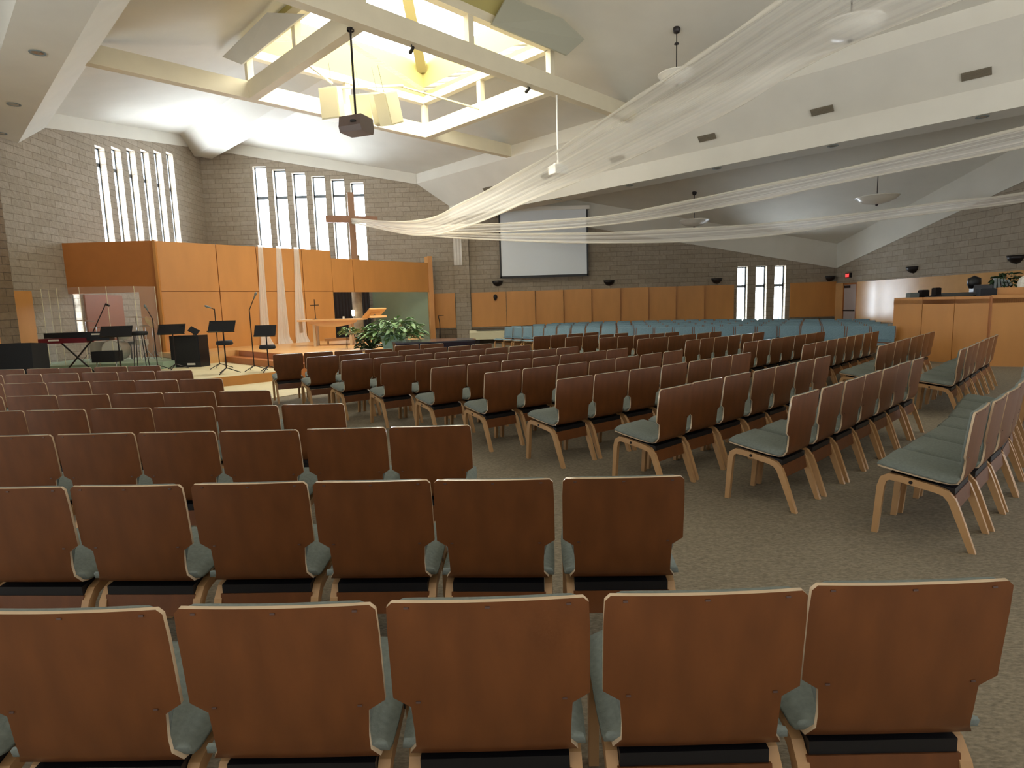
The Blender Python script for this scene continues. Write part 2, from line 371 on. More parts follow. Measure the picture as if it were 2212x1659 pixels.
# ------------------------------------------------------------------ windows
wn = 0
def window(axis, pos, out, u0, u1, z0, z1, zt, dep=.24, arch=False, mull=False):
    global wn; wn += 1
    fr = MB(); pn = MB(); p = pos+out*dep; fwid = .05
    def bx(m, ua, ub, za, zb, d0, d1):
        if axis == 'x': m.b2((ua, d0, za), (ub, d1, zb))
        else: m.b2((d0, ua, za), (d1, ub, zb))
    for a, b, c, d in ((u0, u0+fwid, z0, z1), (u1-fwid, u1, z0, z1), (u0, u1, z0, z0+fwid), (u0, u1, z1-fwid, z1), (u0, u1, zt-.06, zt+.06)):
        bx(fr, a, b, c, d, p-.03*out, p+.03*out)
    if arch:
        for (za, zb) in ((z0, zt), (zt, z1)):
            for (uu, su) in ((u0+fwid, 1), (u1-fwid, -1)):
                for (zz, sz) in ((za+.03, 1), (zb-.03, -1)):
                    q = [(uu, zz), (uu+su*.11, zz), (uu, zz+sz*.13)]
                    pts = [((u, p-o_, z) if axis == 'x' else (p-o_, u, z)) for o_ in (.02*out, -.02*out) for u, z in q]
                    fr.add(pts, [(0, 1, 2), (5, 4, 3), (0, 3, 4, 1), (1, 4, 5, 2), (2, 5, 3, 0)])
    if mull: bx(fr, u1-.16, u1-.135, z0, z1, p-.02, p+.02)
    o = struct(fr.build('window_%d' % wn, 'winframe'))
    bx(pn, u0, u1, z0, z1, p+.035*out, p+.045*out); pn.build('pane', 'pane', o)
for a, b in winA: window('y', XA, -1, a, b, 3.75, tA((a+b)/2), 6.53)
window('y', XA, -1, 17.95, 18.27, .9, 2.45, 1.95, arch=False)
for a, b in winB: window('x', YB, 1, a, b, 3.72, tB((a+b)/2), 6.56)
for a, b in winC: window('x', YB, 1, a, b, .45, 2.98, 2.12, arch=False, mull=True)

for a, b in winFill:  # unseen panes added on both side walls to brighten chairs and ceiling
    window('y', XD, 1, a, b, .9, 2.9, 2.2, arch=False); window('y', XA, -1, a, b, .9, 2.9, 2.2, arch=False)

# ------------------------------------------------------------------ wall panels
def wedge(label, axis, pos, u0, u1, z0, z1, d0, d1, sgn, name='wall_panel', mt='oak', grp='orange wood panels around the walls'):
    m = MB(); g = .012
    if axis == 'x': poly = [(u0+g, pos), (u1-g, pos), (u1-g, pos+sgn*d1), (u0+g, pos+sgn*d0)]
    else: poly = [(pos, u0+g), (pos, u1-g), (pos+sgn*d1, u1-g), (pos+sgn*d0, u0+g)]
    m.prism(poly, z0, z1)
    return tag(m.build(name, mt), label, 'wall panel', grp)
OR = ['first', 'second', 'third', 'fourth', 'fifth', 'sixth', 'seventh', 'eighth', 'ninth', 'tenth', 'eleventh', 'twelfth', 'thirteenth', 'fourteenth', 'fifteenth', 'sixteenth', 'seventeenth', 'eighteenth', 'nineteenth', 'twentieth', 'twenty-first', 'twenty-second', 'twenty-third', 'twenty-fourth', 'twenty-fifth', 'twenty-sixth', 'twenty-seventh', 'twenty-eighth']
wedge('short flat wood panel on back wall between the stage wall end and brick pilaster', 'x', YB, -3.42, -2.4, .68, 2.2, .08, .08, -1)
cb = [-1.7, -.14, 1.14, 2.39, 3.63, 4.9, 6.14, 7.36, 8.61, 9.93]
for i in range(9):
    wedge('angled orange wood panel on back wall, %s right of the brick pilaster' % OR[i], 'x', YB, cb[i], cb[i+1], .68, 2.2, .05, .17 if i else .05, -1)
wedge('darker orange wood panel on back wall right of the three small windows', 'x', YB, 12.45, XD, .68, 2.2, .05, .05, -1)
db = [(26.45, 25.85), (24.7, 23.45), (23.45, 22.2), (22.2, 20.98), (20.98, 19.74), (19.74, 18.49), (18.49, 17.27), (17.27, 16.03), (16.03, 14.8), (14.8, 13.55), (13.55, 12.3)]
for i, (a, b) in enumerate(db):
    lb = 'narrow tan wood panel on right wall between the corner and exit door' if i == 0 else 'angled tan wood panel on right wall, %s after the exit door' % OR[i-1]
    wedge(lb, 'y', XD, b, a, .5, 2.12, .04, .12 if i else .04, -1, mt='oaksatin')
wedge('narrow orange wood panel on left brick wall behind the drum shield', 'y', XA+.0, 15.52, 16.4, .8, 2.35, .05, .05, 1)
wedge('orange wood panel on dark brick pier at the left picture edge', 'y', XA+.3, 13.9, 14.85, .8, 2.3, .05, .05, 1)
wedge('reddish wood panel on left brick wall beside the low slit window', 'y', XA, 18.4, 20.2, .8, 2.3, .05, .05, 1, mt=mat('reddish_panel', (150, 84, 46), .5, .05, 3))

# stage wood walls
def vwall(m, p, q, z0, z1, th=.12, mi=0):
    p = Vector(p+(0,)); q = Vector(q+(0,)); d = (q-p).normalized(); nrm = Vector((-d.y, d.x, 0))*th
    m.prism([tuple(v[:2]) for v in (p, q, q+nrm, p+nrm)], z0, z1, mi)
PA, PB_, PC = (-10.4, 17.8), (-6.52, 22.2), (-3.42, 25.8)
def lerp2(p, q, k): return (p[0]+(q[0]-p[0])*k, p[1]+(q[1]-p[1])*k)
sw = thing('stage_wall', 'tall orange wood panel wall standing diagonally behind the stage', 'partition wall')
sw['kind'] = 'structure'; del sw['label']; del sw['category']
ks = [0, .30, .52, .66, .80, 1.0]
for i in range(5):
    for z0, z1 in ((ZF, 2.29), (2.31, 3.77)):
        m = MB(); a = lerp2(PA, PB_, ks[i]+(.002)); b = lerp2(PA, PB_, ks[i+1]-.002); vwall(m, a, b, z0, z1); m.build('wood_panel', 'oak', sw)
m = MB(); vwall(m, PA, PB_, 0, 3.74, .10)
m2 = MB()
dv = (Vector(PB_)-Vector(PA)).normalized(); nv = Vector((-dv.y, dv.x))
a = tuple(Vector(PA)+nv*.05); b = tuple(Vector(PB_)+nv*.05); vwall(m2, a, b, ZF, 3.74, .1); m2.build('backing', 'oakdark', sw)
for ka, kb in ((0, .19), (.196, 1)):
    m = MB(); vwall(m, lerp2(PB_, PC, ka), lerp2(PB_, PC, kb), 2.27, 3.5, .14); m.build('wood_header', 'oak', sw)
m = MB(); vwall(m, (PC[0]-.02, PC[1]-.05), (PC[0]+.16, PC[1]+.02), ZF, 3.78, .62); m.build('end_fin', 'oak', sw)
m = MB(); m.b2((XA, 17.8, 2.3), (PA[0], 17.98, 3.78)); m.b2((-11.0, 17.8, ZF), (PA[0], 17.98, 2.3)); m.build('wood_return', mat('oak_shade', (180, 112, 52), .55, .05, 3), sw)  # darker oak copy: the shade on the return is put into its colour
m = MB(); m.b2((PA[0]-.02, 17.74, ZF), (PA[0]+.06, 17.82, 3.78)); m.build('corner_post', 'oak', sw)
# recess behind the header: black curtain and green wall
m = MB()
n = 60; vs = []
for i in range(n+1):
    k = i/n; x = -8.6+k*2.7; y = 25.2+.05*math.sin(i*2.1)
    vs += [(x, y, .3), (x, y, 3.3)]
m.add(vs, [(2*i, 2*i+2, 2*i+3, 2*i+1) for i in range(n)])
tag(m.build('black_curtain', 'black', smooth=True), 'black curtain hanging in the opening right of the stage wall', 'curtain')
m = MB(); m.b2((-5.95, 26.0, ZF), (-3.55, 26.1, 3.2)); struct(m.build('trim_8', 'green'))
m = MB(); m.lathe([(.19, 0), (.2, 1), (.19, 2.2), (.2, 3.4)], (-6.02, 23.6, .3), 20)
tag(m.build('stone_column', 'stone', smooth=True), 'round grey stone column under the wood header by the stage', 'column')
wl = thing('sanctuary_lamp', 'small glowing cylindrical lamp fixed on the stone column', 'lamp', (-6.12, 23.33, 1.35))
m = MB(); m.lathe([(0, 0), (.05, .01), (.055, .12), (.05, .24), (0, .25)], (0, -.06, 0), 14); m.build('glass_shade', 'lampglow', wl, smooth=True)
m = MB(); m.b2((-.015, -.06, -.03), (.015, .1, .0)); m.build('bracket', 'dark', wl)

# stage platforms
def pT(pts): return [XY(t, b) for t, b in pts]
m = MB(); pl = clip(pT([(-20.3, -4.4), (-20.6, 1.2), (-21.0, 6.0), (-17.5, 3.4), (-13.2, 1.6), (-12.9, -.3), (-13.3, -2.8), (-18.3, -2.8), (-18.3, -4.4)]), (XA, Y0), (XD, YB))
m.prism(pl, ZF, .5)
sp = thing('stage', 'raised light wood stage platform with two side steps', 'stage'); sp['kind'] = 'structure'; del sp['label']; del sp['category']
m.build('platform', 'stage', sp)
m = MB(); m.prism(pT([(-18.4, -3.12), (-18.4, -2.8), (-13.4, -2.8), (-13.4, -3.12)]), ZF, .335); m.build('step', 'step', sp)
m = MB(); m.prism(pT([(-18.0, -2.825), (-18.0, -2.795), (-13.3, -2.795), (-13.3, -2.825)]), .33, .49); m.build('step_riser', 'step', sp)
m = MB(); pl = clip(pT([(-20.2, -3.12), (-13.9, -3.12), (-14.1, -8.4), (-20.5, -11)]), (XA, Y0), (XD, YB)); m.prism(pl, ZF, .165); m.build('band_platform', 'stagepale', sp)
m = MB(); m.prism(pT([(-13.9, -3.1), (-13.87, -3.1), (-14.07, -8.4), (-14.1, -8.4)]), ZF, .16); m.build('platform_edge', 'oak', sp)
m = MB()
pts = [(-13.0, 15.4), (-9.7, 15.55), (-9.3, 15.75), (-9.15, 16.1), (-9.25, 16.6), (-9.6, 17.3), (-9.9, 17.72), (-13.0, 17.74)]
m.prism(pts, .16, .36); tag(m.build('drum_riser', 'greenplat'), 'low pale green riser with rounded corner under the drum set', 'riser')
# pale floor strip on the open floor between stage and chairs
m = MB(); m.prism(pT([(-14.1, -8.6), (-10.9, -6.2), (-11.6, -2.0), (-13.3, -2.4), (-13.9, -3.1)]), ZF-.01, ZF+.008); struct(m.build('trim_9', 'stagepale'))

# ------------------------------------------------------------------ cross, drapes
cr = thing('wooden_cross', 'tall wooden cross rising in front of the right-hand windows', 'cross', (-5.94, 23.28, 0), R(20))
m = MB(); m.b2((-.12, -.09, 2.5), (.12, .09, 6.02)); m.build('upright', mat('cross_wood', (150, 112, 84), .5, .06, 4), cr)
m = MB(); m.b2((-.96, -.08, 4.9), (.96, .08, 5.15)); m.build('crossbar', mat('cross_wood_bar', (150, 108, 84), .5, .06, 4), cr)
def drape(k, wtop, wbot, lab):
    p = Vector(lerp2(PA, PB_, k)); d = dv; out = -nv
    m = MB(); nu, nvv = 28, 30; uvs = []; vs = []
    for j in range(nvv+1):
        v = j/nvv; z = 3.82-(3.82-.5)*v; wd = wtop+(wbot-wtop)*v**1.3
        flare = .0 if v < .93 else (v-.93)/.07*.16
        for i in range(nu+1):
            u = i/nu; off = (u-.5)*(wd+flare*.6); dep = .05+.03*math.sin(u*19+v*2+k*7)*(.35+v*.6)+.02*v+flare*.8
            q = p+d*(off-.1*v)+out*dep; vs.append((q.x, q.y, z)); uvs.append((u*1.0, v*.3))
    # folded over the wall top
    m.add(vs, [(j*(nu+1)+i, j*(nu+1)+i+1, (j+1)*(nu+1)+i+1, (j+1)*(nu+1)+i) for j in range(nvv) for i in range(nu)])
    o = tag(m.build('white_drape', 'drape', smooth=True, uvs=[(v_*1, u_*1) for u_, v_ in uvs]), lab, 'drape', 'white drapes on the stage wall')
drape(.545, .17, .36, 'left drape of three white cloths hanging down the wood stage wall')
drape(.655, .19, .46, 'middle drape of three white cloths hanging down the wood stage wall')
drape(.765, .19, .46, 'right drape of three white cloths hanging nearest the altar table')

# sheer ceiling swags
def catm(pts, k):
    n = len(pts)-1; x = min(k*n, n-1e-6); i = int(x); f = x-i
    p = [Vector(pts[max(0, min(n, j))]) for j in (i-1, i, i+1, i+2)]
    return .5*((2*p[1])+(-p[0]+p[2])*f+(2*p[0]-5*p[1]+4*p[2]-p[3])*f*f+(-p[0]+3*p[1]-3*p[2]+p[3])*f**3)
def swag(U, L, lab, seed):
    m = MB(); nu, nw = 120, 26; vs = []; uvs = []; rnd = random.Random(seed); ph = rnd.random()*6
    for i in range(nu+1):
        k = i/nu; a = catm(U, k); b = catm(L, k); wv = (b-a); hor = Vector((wv.y, -wv.x, 0)); 
        dirv = (catm(U, min(1, k+.01))-catm(U, max(0, k-.01))).normalized(); nrm = dirv.cross(wv.normalized()) if wv.length > 1e-4 else Vector((0, 0, 1))
        for j in range(nw+1):
            s = j/nw; amp = .012+.012*wv.length
            vs.append(a+wv*s+nrm*amp*math.sin(s*15+ph+k*3)); uvs.append((k*2, s))
    m.add(vs, [(i*(nw+1)+j, i*(nw+1)+j+1, (i+1)*(nw+1)+j+1, (i+1)*(nw+1)+j) for i in range(nu) for j in range(nw)])
    # gathered hems
    o = MB(); 
    for C_, r in ((U, .03), (L, .022)):
        pts = [catm(C_, i/60) for i in range(61)]
        rs = [r*(1+.3*math.sin(i*.9)) for i in range(61)]
        o.tube(pts, rs, 6)
    t = thing('sheer_swag', lab, 'fabric swag', U[0], 0, 'sheer white swags fanning out from the cross')
    off = Vector(U[0])
    m.v = [tuple(Vector(v)-off) for v in m.v]; o.v = [tuple(Vector(v)-off) for v in o.v]
    m.build('voile', 'sheer', t, smooth=True, uvs=uvs); 
    o.build('gathered_hem', sheer_hem, t, smooth=True)
sheer_hem = sheer('gathered_voile', (240, 234, 220), .4, .6, 3)
S1u = [(-5.90, 23.12, 5.02), (-2.64, 17.73, 4.09), (-.99, 15.43, 4.22), (.86, 12.85, 4.6), (2.08, 11.1, 4.98), (2.99, 9.77, 5.26), (3.84, 8.5, 5.55), (5.0, 6.7, 6.0)]
S1l = [(-5.90, 23.12, 4.90), (-2.82, 18.78, 3.82), (-1.1, 16.88, 3.8), (.64, 14.96, 4.14), (2.09, 13.33, 4.4), (4.0, 11.16, 4.88), (5.05, 9.92, 5.3), (6.6, 8.0, 5.5)]
S2u = [(-5.90, 23.12, 4.99), (-3.4, 20.67, 4.37), (-1.27, 19.43, 4.17), (2.68, 17.14, 3.98), (5.77, 15.34, 4.25), (8.36, 13.8, 4.52), (10.53, 12.5, 4.82), (12.6, 11.2, 5.15)]
S2l = [(-5.90, 23.12, 4.88), (-3.41, 20.67, 4.17), (-1.28, 19.43, 3.92), (2.68, 17.14, 3.74), (5.77, 15.34, 3.92), (7.92, 14.07, 4.18), (10.56, 12.5, 4.45), (12.6, 11.2, 4.8)]
S3u = [(-5.90, 23.12, 4.96), (-3.47, 21.08, 4.31), (-1.33, 20.18, 3.99), (2.88, 18.44, 3.68), (7.3, 16.6, 3.59), (10.9, 15.1, 3.78), (12.34, 14.5, 3.85), (14.4, 13.6, 4.15)]
S3l = [(-5.90, 23.12, 4.86), (-3.48, 21.08, 4.18), (-1.34, 20.18, 3.83), (2.87, 18.44, 3.38), (6.63, 16.89, 3.25), (9.6, 15.65, 3.48), (12.35, 14.5, 3.66), (14.4, 13.6, 3.95)]
swag(S1u, S1l, 'widest sheer white swag, spreading from cross up over the chairs to upper right', 1)
swag(S2u, S2l, 'middle sheer white swag crossing in front of the projection screen top', 2)
swag(S3u, S3l, 'lowest sheer white swag, running from cross to the right wall', 3)
m = MB(); vs = []; uvs = []  # pale sheet modelled in place of a patch of window light
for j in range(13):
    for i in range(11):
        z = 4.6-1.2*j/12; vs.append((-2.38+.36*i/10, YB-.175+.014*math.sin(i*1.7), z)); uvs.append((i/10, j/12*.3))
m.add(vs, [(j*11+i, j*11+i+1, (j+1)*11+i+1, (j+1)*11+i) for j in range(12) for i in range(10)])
tag(m.build('light_patch_sheet', 'drape', smooth=True, uvs=uvs), 'narrow pale sheet shaped as a light patch on the brick pilaster under the swags', 'cloth')

# ------------------------------------------------------------------ hanging and ceiling things
def pendant(x, y, zb, r, lab):
    t = thing('pendant_lamp', lab, 'pendant lamp', (x, y, zb), 0, 'white bowl pendant lamps')
    m = MB(); m.lathe([(0, 0), (r*.25, .015), (r*.6, .06), (r*.88, .14), (r, .22), (r*1.04, .225), (r*1.04, .25), (r*.97, .25), (r*.85, .17), (r*.55, .09), (0, .05)], n=36); m.build('bowl_shade', 'bowl', t, smooth=True)
    m = MB(); m.lathe([(0, -.05), (.04, -.03), (.04, 0), (0, .01)], n=12); m.build('finial', 'dark', t, smooth=True)
    zr = roof(x, y)-zb
    m = MB(); m.tube([(0, 0, .05), (0, 0, zr-.05)], .013, 8); m.build('rod', 'dark', t)
    m = MB(); m.lathe([(0, -.13), (.07, -.10), (.09, -.02), (.08, .03)], (0, 0, zr), 14); m.lathe([(0, -.01), (.06, 0), (.05, .03), (0, .04)], (0, 0, zr-.36), 12); m.build('canopy', 'dark', t, smooth=True)
pendant(4.18, 15.04, 6.72, .42, 'bowl pendant lamp on long rod, partly behind the widest swag near skylight')
pendant(11.75, 19.3, 4.4, .60, 'bowl pendant lamp nearest the right wall above the far blue chairs')
pendant(7.32, 23.72, 4.42, .56, 'farthest bowl pendant lamp, low in front of the back wall')
pendant(6.15, 11.1, 6.02, .52, 'bowl pendant lamp seen through the sheer swag at top right')
# vents on the bulkhead face
sl = math.atan2(.98, .97)
for i, t in enumerate((-17.7, -14.6, -11.56, -8.45, -5.37, -2.29)):
    m = MB(); c = Vector(P3(t, 7.22, 6.19)); a = Vector((.7071, -.7071, 0)); u = Vector((.7071*.7, .7071*.7, -.714)); nr = a.cross(u).normalized()
    if nr.z > 0: nr = -nr
    def bx(cc, la, lu, ln):
        vs = [cc+a*sa*la+u*su*lu+nr*sn*ln for sn in (-1, 1) for su in (-1, 1) for sa in (-1, 1)]
        m.add(vs, [(0, 2, 3, 1), (4, 5, 7, 6), (0, 1, 5, 4), (2, 6, 7, 3), (0, 4, 6, 2), (1, 3, 7, 5)])
    bx(c, .26, .09, .012)
    for k in range(4): bx(c+u*(-.06+.04*k)+nr*.014, .24, .006, .01)
    tag(m.build('air_vent', mat('vent_grey', (112, 104, 88), .6) if i == 0 else M['vent']), 'grey slotted air vent on the sloping white ceiling duct, %s from the back wall' % OR[i], 'air vent', 'air vents along the ceiling duct')
    if i == 0: M['vent'] = bpy.data.materials['vent_grey']
def downlight(p, lab):
    t = thing('recessed_downlight', lab, 'ceiling light', p, 0, 'recessed lights in the ceiling bulkheads')
    m = MB(); m.lathe([(.13, .0), (.13, -.012), (.10, -.012), (.10, .0)], n=20); m.build('trim_ring', 'grey', t, smooth=True)
    m = MB(); m.lathe([(.10, -.004), (.06, -.006), (.0, -.002)], n=20); m.build('reflector', 'downl', t, smooth=True)
for i, t in enumerate((-14.5, -11.4, -8.37, -5.24, -2.2)):
    downlight(P3(t, 7.72, 5.395), 'recessed light in the right-hand duct underside, %s from the back wall' % OR[i])
for i, t in enumerate((-20.2, -17.39, -13.85, -11)):
    downlight(P3(t, -7.37, 6.295), 'recessed light in the left-hand ceiling soffit, %s from the brick wall' % OR[i])
# projector
pj = thing('ceiling_projector', 'dark brown projector hanging on a long pole from the skylight beam', 'projector', (-2.92, 12.25, 5.02), R(-20))
m = MB(); m.strip([(-.2, .0), (.2, .0), (.24, .1), (.22, .3), (-.2, .3), (-.24, .1)], -.25, .25); m.build('body', 'projdark', pj)
m = MB(); m.lathe([(0, 0), (.06, 0), (.06, .03), (0, .03)], (.1, -.25, .15), 14, m=None); m.build('lens', 'black', pj)
m = MB(); m.tube([(0, 0, .28), (0, 0, 1.95)], .022, 8); m.lathe([(.07, 1.9), (.07, 1.95)], n=12); m.build('pole', 'dark', pj)
p2 = thing('beam_projector', 'small white projector box hanging on a white rod right of the skylight', 'projector', (1.39, 16.2, 4.96), R(30))
m = MB(); m.b2((-.2, -.16, 0), (.2, .16, .22)); m.build('body', 'white', p2)
m = MB(); m.lathe([(.0, 0), (.12, .0), (.12, .06), (0, .08)], (0, 0, .22), 14); m.build('mount', 'white', p2)
m = MB(); m.tube([(0, 0, .25), (0, 0, 2.0)], .022, 8); m.build('rod', 'white', p2)
# speaker cluster
def speaker(p, rz, ry, rx, lab):
    t = thing('hanging_speaker', lab, 'loudspeaker', p, rz, 'white speakers hanging under the skylight'); t.rotation_euler = (rx, ry, rz)
    m = MB(); m.prism([(-.25, -.2), (.25, -.2), (.16, .22), (-.16, .22)], -.36, .36); m.build('cabinet', 'cream', t)
    m = MB(); m.b2((-.23, -.215, -.33), (.23, -.2, .33)); m.build('grille', mat('grille_%d' % len(bpy.data.materials), (214, 204, 170), .8), t)
    m = MB(); m.tube([(0, 0, .36), (0, 0, .95)], .008, 6); m.build('cable', 'grey', t)
speaker((-4.2, 15.4, 6.62), R(-15), 0, R(6), 'leftmost white speaker of the hanging cluster')
speaker((-3.66, 16.1, 6.68), R(5), R(-5), R(8), 'white speaker directly behind the hanging projector pole')
speaker((-3.08, 15.6, 6.55), R(12), R(-10), R(8), 'white speaker right of the hanging projector pole')
speaker((-2.83, 15.2, 6.42), R(60), R(-22), R(4), 'rightmost white speaker of the hanging cluster, tilted outward')
m = MB(); bar(m, (-4.4, 15.7, 7.12), (-2.5, 15.7, 7.12), .05, .05); bar(m, (-4.2, 15.4, 7.12), P3(LC, -LB, 7.2), .04, .04); bar(m, (-2.6, 15.7, 7.12), P3(LC, LB, 7.2), .04, .04)
tag(m.build('speaker_rigging', 'cream'), 'thin cream rigging bar carrying the speaker cluster under the skylight', 'rigging')
for x, k in ((-1.6, 0), (1.9, 1)):
    t = thing('stage_spotlight', ['small dark spotlight under the front beam, nearer the projector pole', 'small dark spotlight under the front beam, nearer the white rod'][k], 'spotlight', P3(LT1, x, 6.93), 0, 'small spotlights under the beam')
    m = MB(); m.tube([(0, 0, .03), (0, 0, -.06)], .012, 6); m.build('bracket', 'black', t)
    m = MB(); m.tube([(.04, -.05, -.05), (-.05, .08, -.1)], [.03, .045], 10); m.build('housing', 'black', t)

# screen
sc = thing('projection_screen', 'large white projection screen hanging on the back brick wall', 'screen', (1.56, YB-.3, 0))
m = MB(); m.b2((-1.86, 0, 2.86), (1.86, .02, 5.6)); m.build('screen_cloth', 'screen', sc)
m = MB()
for lo, hi in (((-1.93, -.01, 2.78), (-1.86, .03, 5.6)), ((1.86, -.01, 2.78), (1.93, .03, 5.6)), ((-1.93, -.01, 2.76), (1.93, .03, 2.86))): m.b2(lo, hi)
m.build('border', 'black', sc)
m = MB(); m.b2((-2.0, -.05, 5.6), (2.0, .29, 5.76)); m.build('housing', 'white', sc)
# sconces
def sconce(p, rz, lab):
    t = thing('wall_sconce', lab, 'wall light', p, rz, 'dark half-bowl wall lights')
    m = MB(); m.lathe([(.01, -.24), (.12, -.21), (.21, -.12), (.25, 0), (.22, 0), (.18, -.1), (.1, -.18), (.01, -.2)], n=18, a0=math.pi, a1=2*math.pi); m.build('bowl', 'dark', t, smooth=True)
    m = MB(); m.b2((-.06, -.04, -.2), (.06, 0, -.02)); m.build('back_plate', 'dark', t)
sconce((-.5, YB, 2.68), 0, 'dark half-bowl light on back wall under the projection screen, left side')
sconce((4.43, YB, 2.56), 0, 'dark half-bowl light on back wall just right of projection screen')
sconce((9.2, YB, 2.5), 0, 'dark half-bowl light on back wall just left of three windows')
sconce((14.2, YB, 2.45), R(20), 'dark half-bowl light in the far right corner near the exit sign')
sconce((XD, 21.45, 2.52), R(-90), 'dark half-bowl light on right wall after the exit sign')
sconce((XD, 17.1, 2.55), R(-90), 'dark half-bowl light on right wall at the picture edge')
# exit sign
ex = thing('exit_sign', 'small red lit EXIT sign above the door on the right wall', 'exit sign', (XD-.06, 25.45, 2.42))
m = MB(); m.b2((-.04, -.17, -.1), (.06, .17, .1)); m.build('housing', 'black', ex)
m = MB()
def seg(y, z, dy, dz): m.b2((-.05, y-dy/2, z-dz/2), (-.038, y+dy/2, z+dz/2))
def diag(y0, z0, y1, z1):
    m.add([(-.05, y0-.009, z0), (-.05, y0+.009, z0), (-.05, y1+.009, z1), (-.05, y1-.009, z1)], [(0, 1, 2, 3)])
yy = .125   # letters run towards -y as read from the room
seg(yy, 0, .018, .13); [seg(yy-.025, z, .05, .018) for z in (-.056, 0, .056)]
diag(yy-.065, .065, yy-.12, -.065); diag(yy-.12, .065, yy-.065, -.065)
seg(yy-.15, 0, .018, .13)
seg(yy-.205, 0, .018, .13); seg(yy-.205, .056, .07, .018)
m.build('letters', 'exitred', ex)
m = MB(); m.b2((-.042, -.165, -.095), (-.0405, .165, .095)); m.build('face', mat('exit_face', (120, 20, 24), .5), ex)
# door on right wall
dr = thing('door_1', '', ''); dr['kind'] = 'structure'; del dr['label']; del dr['category']; dr.location = (XD, 25.3, ZF)
m = MB(); m.b2((-.06, -.52, 0), (0, -.45, 2.16)); m.b2((-.06, .45, 0), (0, .52, 2.16)); m.b2((-.06, -.52, 2.09), (0, .52, 2.16)); m.build('door_frame', 'oakdark', dr)
m = MB(); m.b2((-.04, -.45, 0), (-.005, .45, 2.09)); m.build('door_leaf', 'door', dr)
m = MB(); m.b2((-.1, -.4, .98), (-.06, .4, 1.03)); m.build('push_bar', 'black', dr)
m = MB(); m.b2((-.08, .0, 1.95), (-.04, .4, 2.05)); m.build('door_closer', 'black', dr)
# small things on back wall
m = MB(); m.lathe([(0, -.14), (.05, -.1), (.09, .02), (.07, .12), (0, .15)], (-.62, YB-.1, 1.95), 10); tag(m.build('wall_speaker', 'dark', smooth=True), 'small dark device on the first panel right of the pilaster', 'speaker')
ht = thing('wall_heater', 'long cream cabinet heater at the foot of the back wall', 'heater', (-.6, YB-.35, ZF))
m = MB(); m.strip([(-.14, .2), (.14, .2), (.14, .6), (0, .6), (-.14, .5)], -1.2, 1.2); m.build('cabinet', 'cream', ht)
m = MB(); m.b2((-.9, -.1, .595), (.9, .05, .61)); m.build('grille', 'grey', ht)
for x in (-.85, .85):
    m = MB(); m.b2((x-.08, -.08, 0), (x+.08, .08, .2)); m.build('foot', 'dark', ht)
ms = thing('microphone_stand', 'dark microphone stand by the short wood panel near back wall', 'microphone stand', (-3.0, 25.3, ZF))
m = MB(); m.tube([(0, 0, 0), (0, 0, 1.0), (-.05, 0, 1.3)], .02, 6); m.tube([(-.05, 0, 1.3), (.2, -.05, 1.32)], .015, 6); m.build('pole', 'dark', ms)
m = MB(); m.lathe([(.14, 0), (.13, .02), (0, .03)], n=16); m.build('base', 'dark', ms)
m = MB(); m.tube([(-.12, 0, .003), (.0, 0, .003)], .004, 4)

# ------------------------------------------------------------------ altar furniture
al = thing('altar_table', 'light wood altar table with curved apron on the stage', 'table', (-5.53, 18.6, .5), R(4))
m = MB(); m.b2((-1.0, -.38, .77), (1.0, .38, .82)); m.build('tabletop', 'stage', al)
m = MB(); n = 16; vs = []
for i in range(n+1):
    x = -.72+1.5*i/n; k = (2*i/n-1); z = .55+.14*k*k+.03
    vs += [(x, -.3, z), (x, -.3, .77), (x, -.26, z), (x, -.26, .77)]
fs = []
for i in range(n):
    a = 4*i; b = a+4; fs += [(a, b, b+1, a+1), (a+2, a+3, b+3, b+2), (a, a+2, b+2, b)]
m.add(vs, fs); m.build('apron', 'stage', al)
for x in (-.55, .55):
    for y in (-.2, .2):
        m = MB(); m.box((x, y, .385), (.07, .07, .77)); m.build('leg', 'ply', al)
m = MB(); m.b2((-1.01, -.2, .42), (-1.0, .2, .83)); m.b2((-1.01, -.2, .821), (-.7, .2, .828))
tag(m.build('altar_cloth', 'paper', loc=(-5.53, 18.6, .5), rz=R(4)), 'white cloth hanging over the left end of the altar table', 'cloth')
tc = thing('table_cross', 'slender dark cross standing on the altar table', 'cross', (-6.05, 18.52, 1.325), R(4))
m = MB(); m.tube([(0, 0, 0), (0, 0, .62)], .014, 6); m.tube([(-.13, 0, .44), (.13, 0, .44)], .014, 6); m.build('cross', 'dark', tc)
m = MB(); m.lathe([(.07, 0), (.06, .02), (.02, .03), (0, .03)], n=14); m.build('base', 'dark', tc)
m = MB(); m.lathe([(0, 0), (.03, 0), (.03, .07), (0, .07)], (-5.2, 18.6, 1.322), 10); tag(m.build('candle', 'paper'), 'short white candle on the altar table behind the cross', 'candle')
bn = thing('kneeling_bench', 'low light wood bench on the stage below the altar table', 'bench', (-5.45, 19.2, .5), R(15))
m = MB(); m.b2((-.55, -.16, .12), (.55, .16, .2)); m.build('seat', 'stage', bn)
for x in (-.45, .45):
    m = MB(); m.b2((x-.03, -.13, 0), (x+.03, .13, .12)); m.build('leg', 'stage', bn)
le = thing('lectern', 'lectern with slanted orange wood top on thin grey post', 'lectern', (-4.1, 18.0, .5), R(48))
m = MB(); m.tube([(0, 0, 0), (0, 0, .98)], .035, 8); m.build('post', 'grey', le)
m = MB(); m.lathe([(.22, 0), (.2, .03), (0, .04)], n=16); m.build('base', 'grey', le)
m = MB(); m.box((0, 0, .97), (.6, .5, .035), rx=R(-32)); m.box((0, -.2, .86), (.6, .02, .07), rx=R(-32)); m.box((0, .03, .93), (.3, .3, .06), rx=R(-32)); m.build('reading_top', 'stage', le)

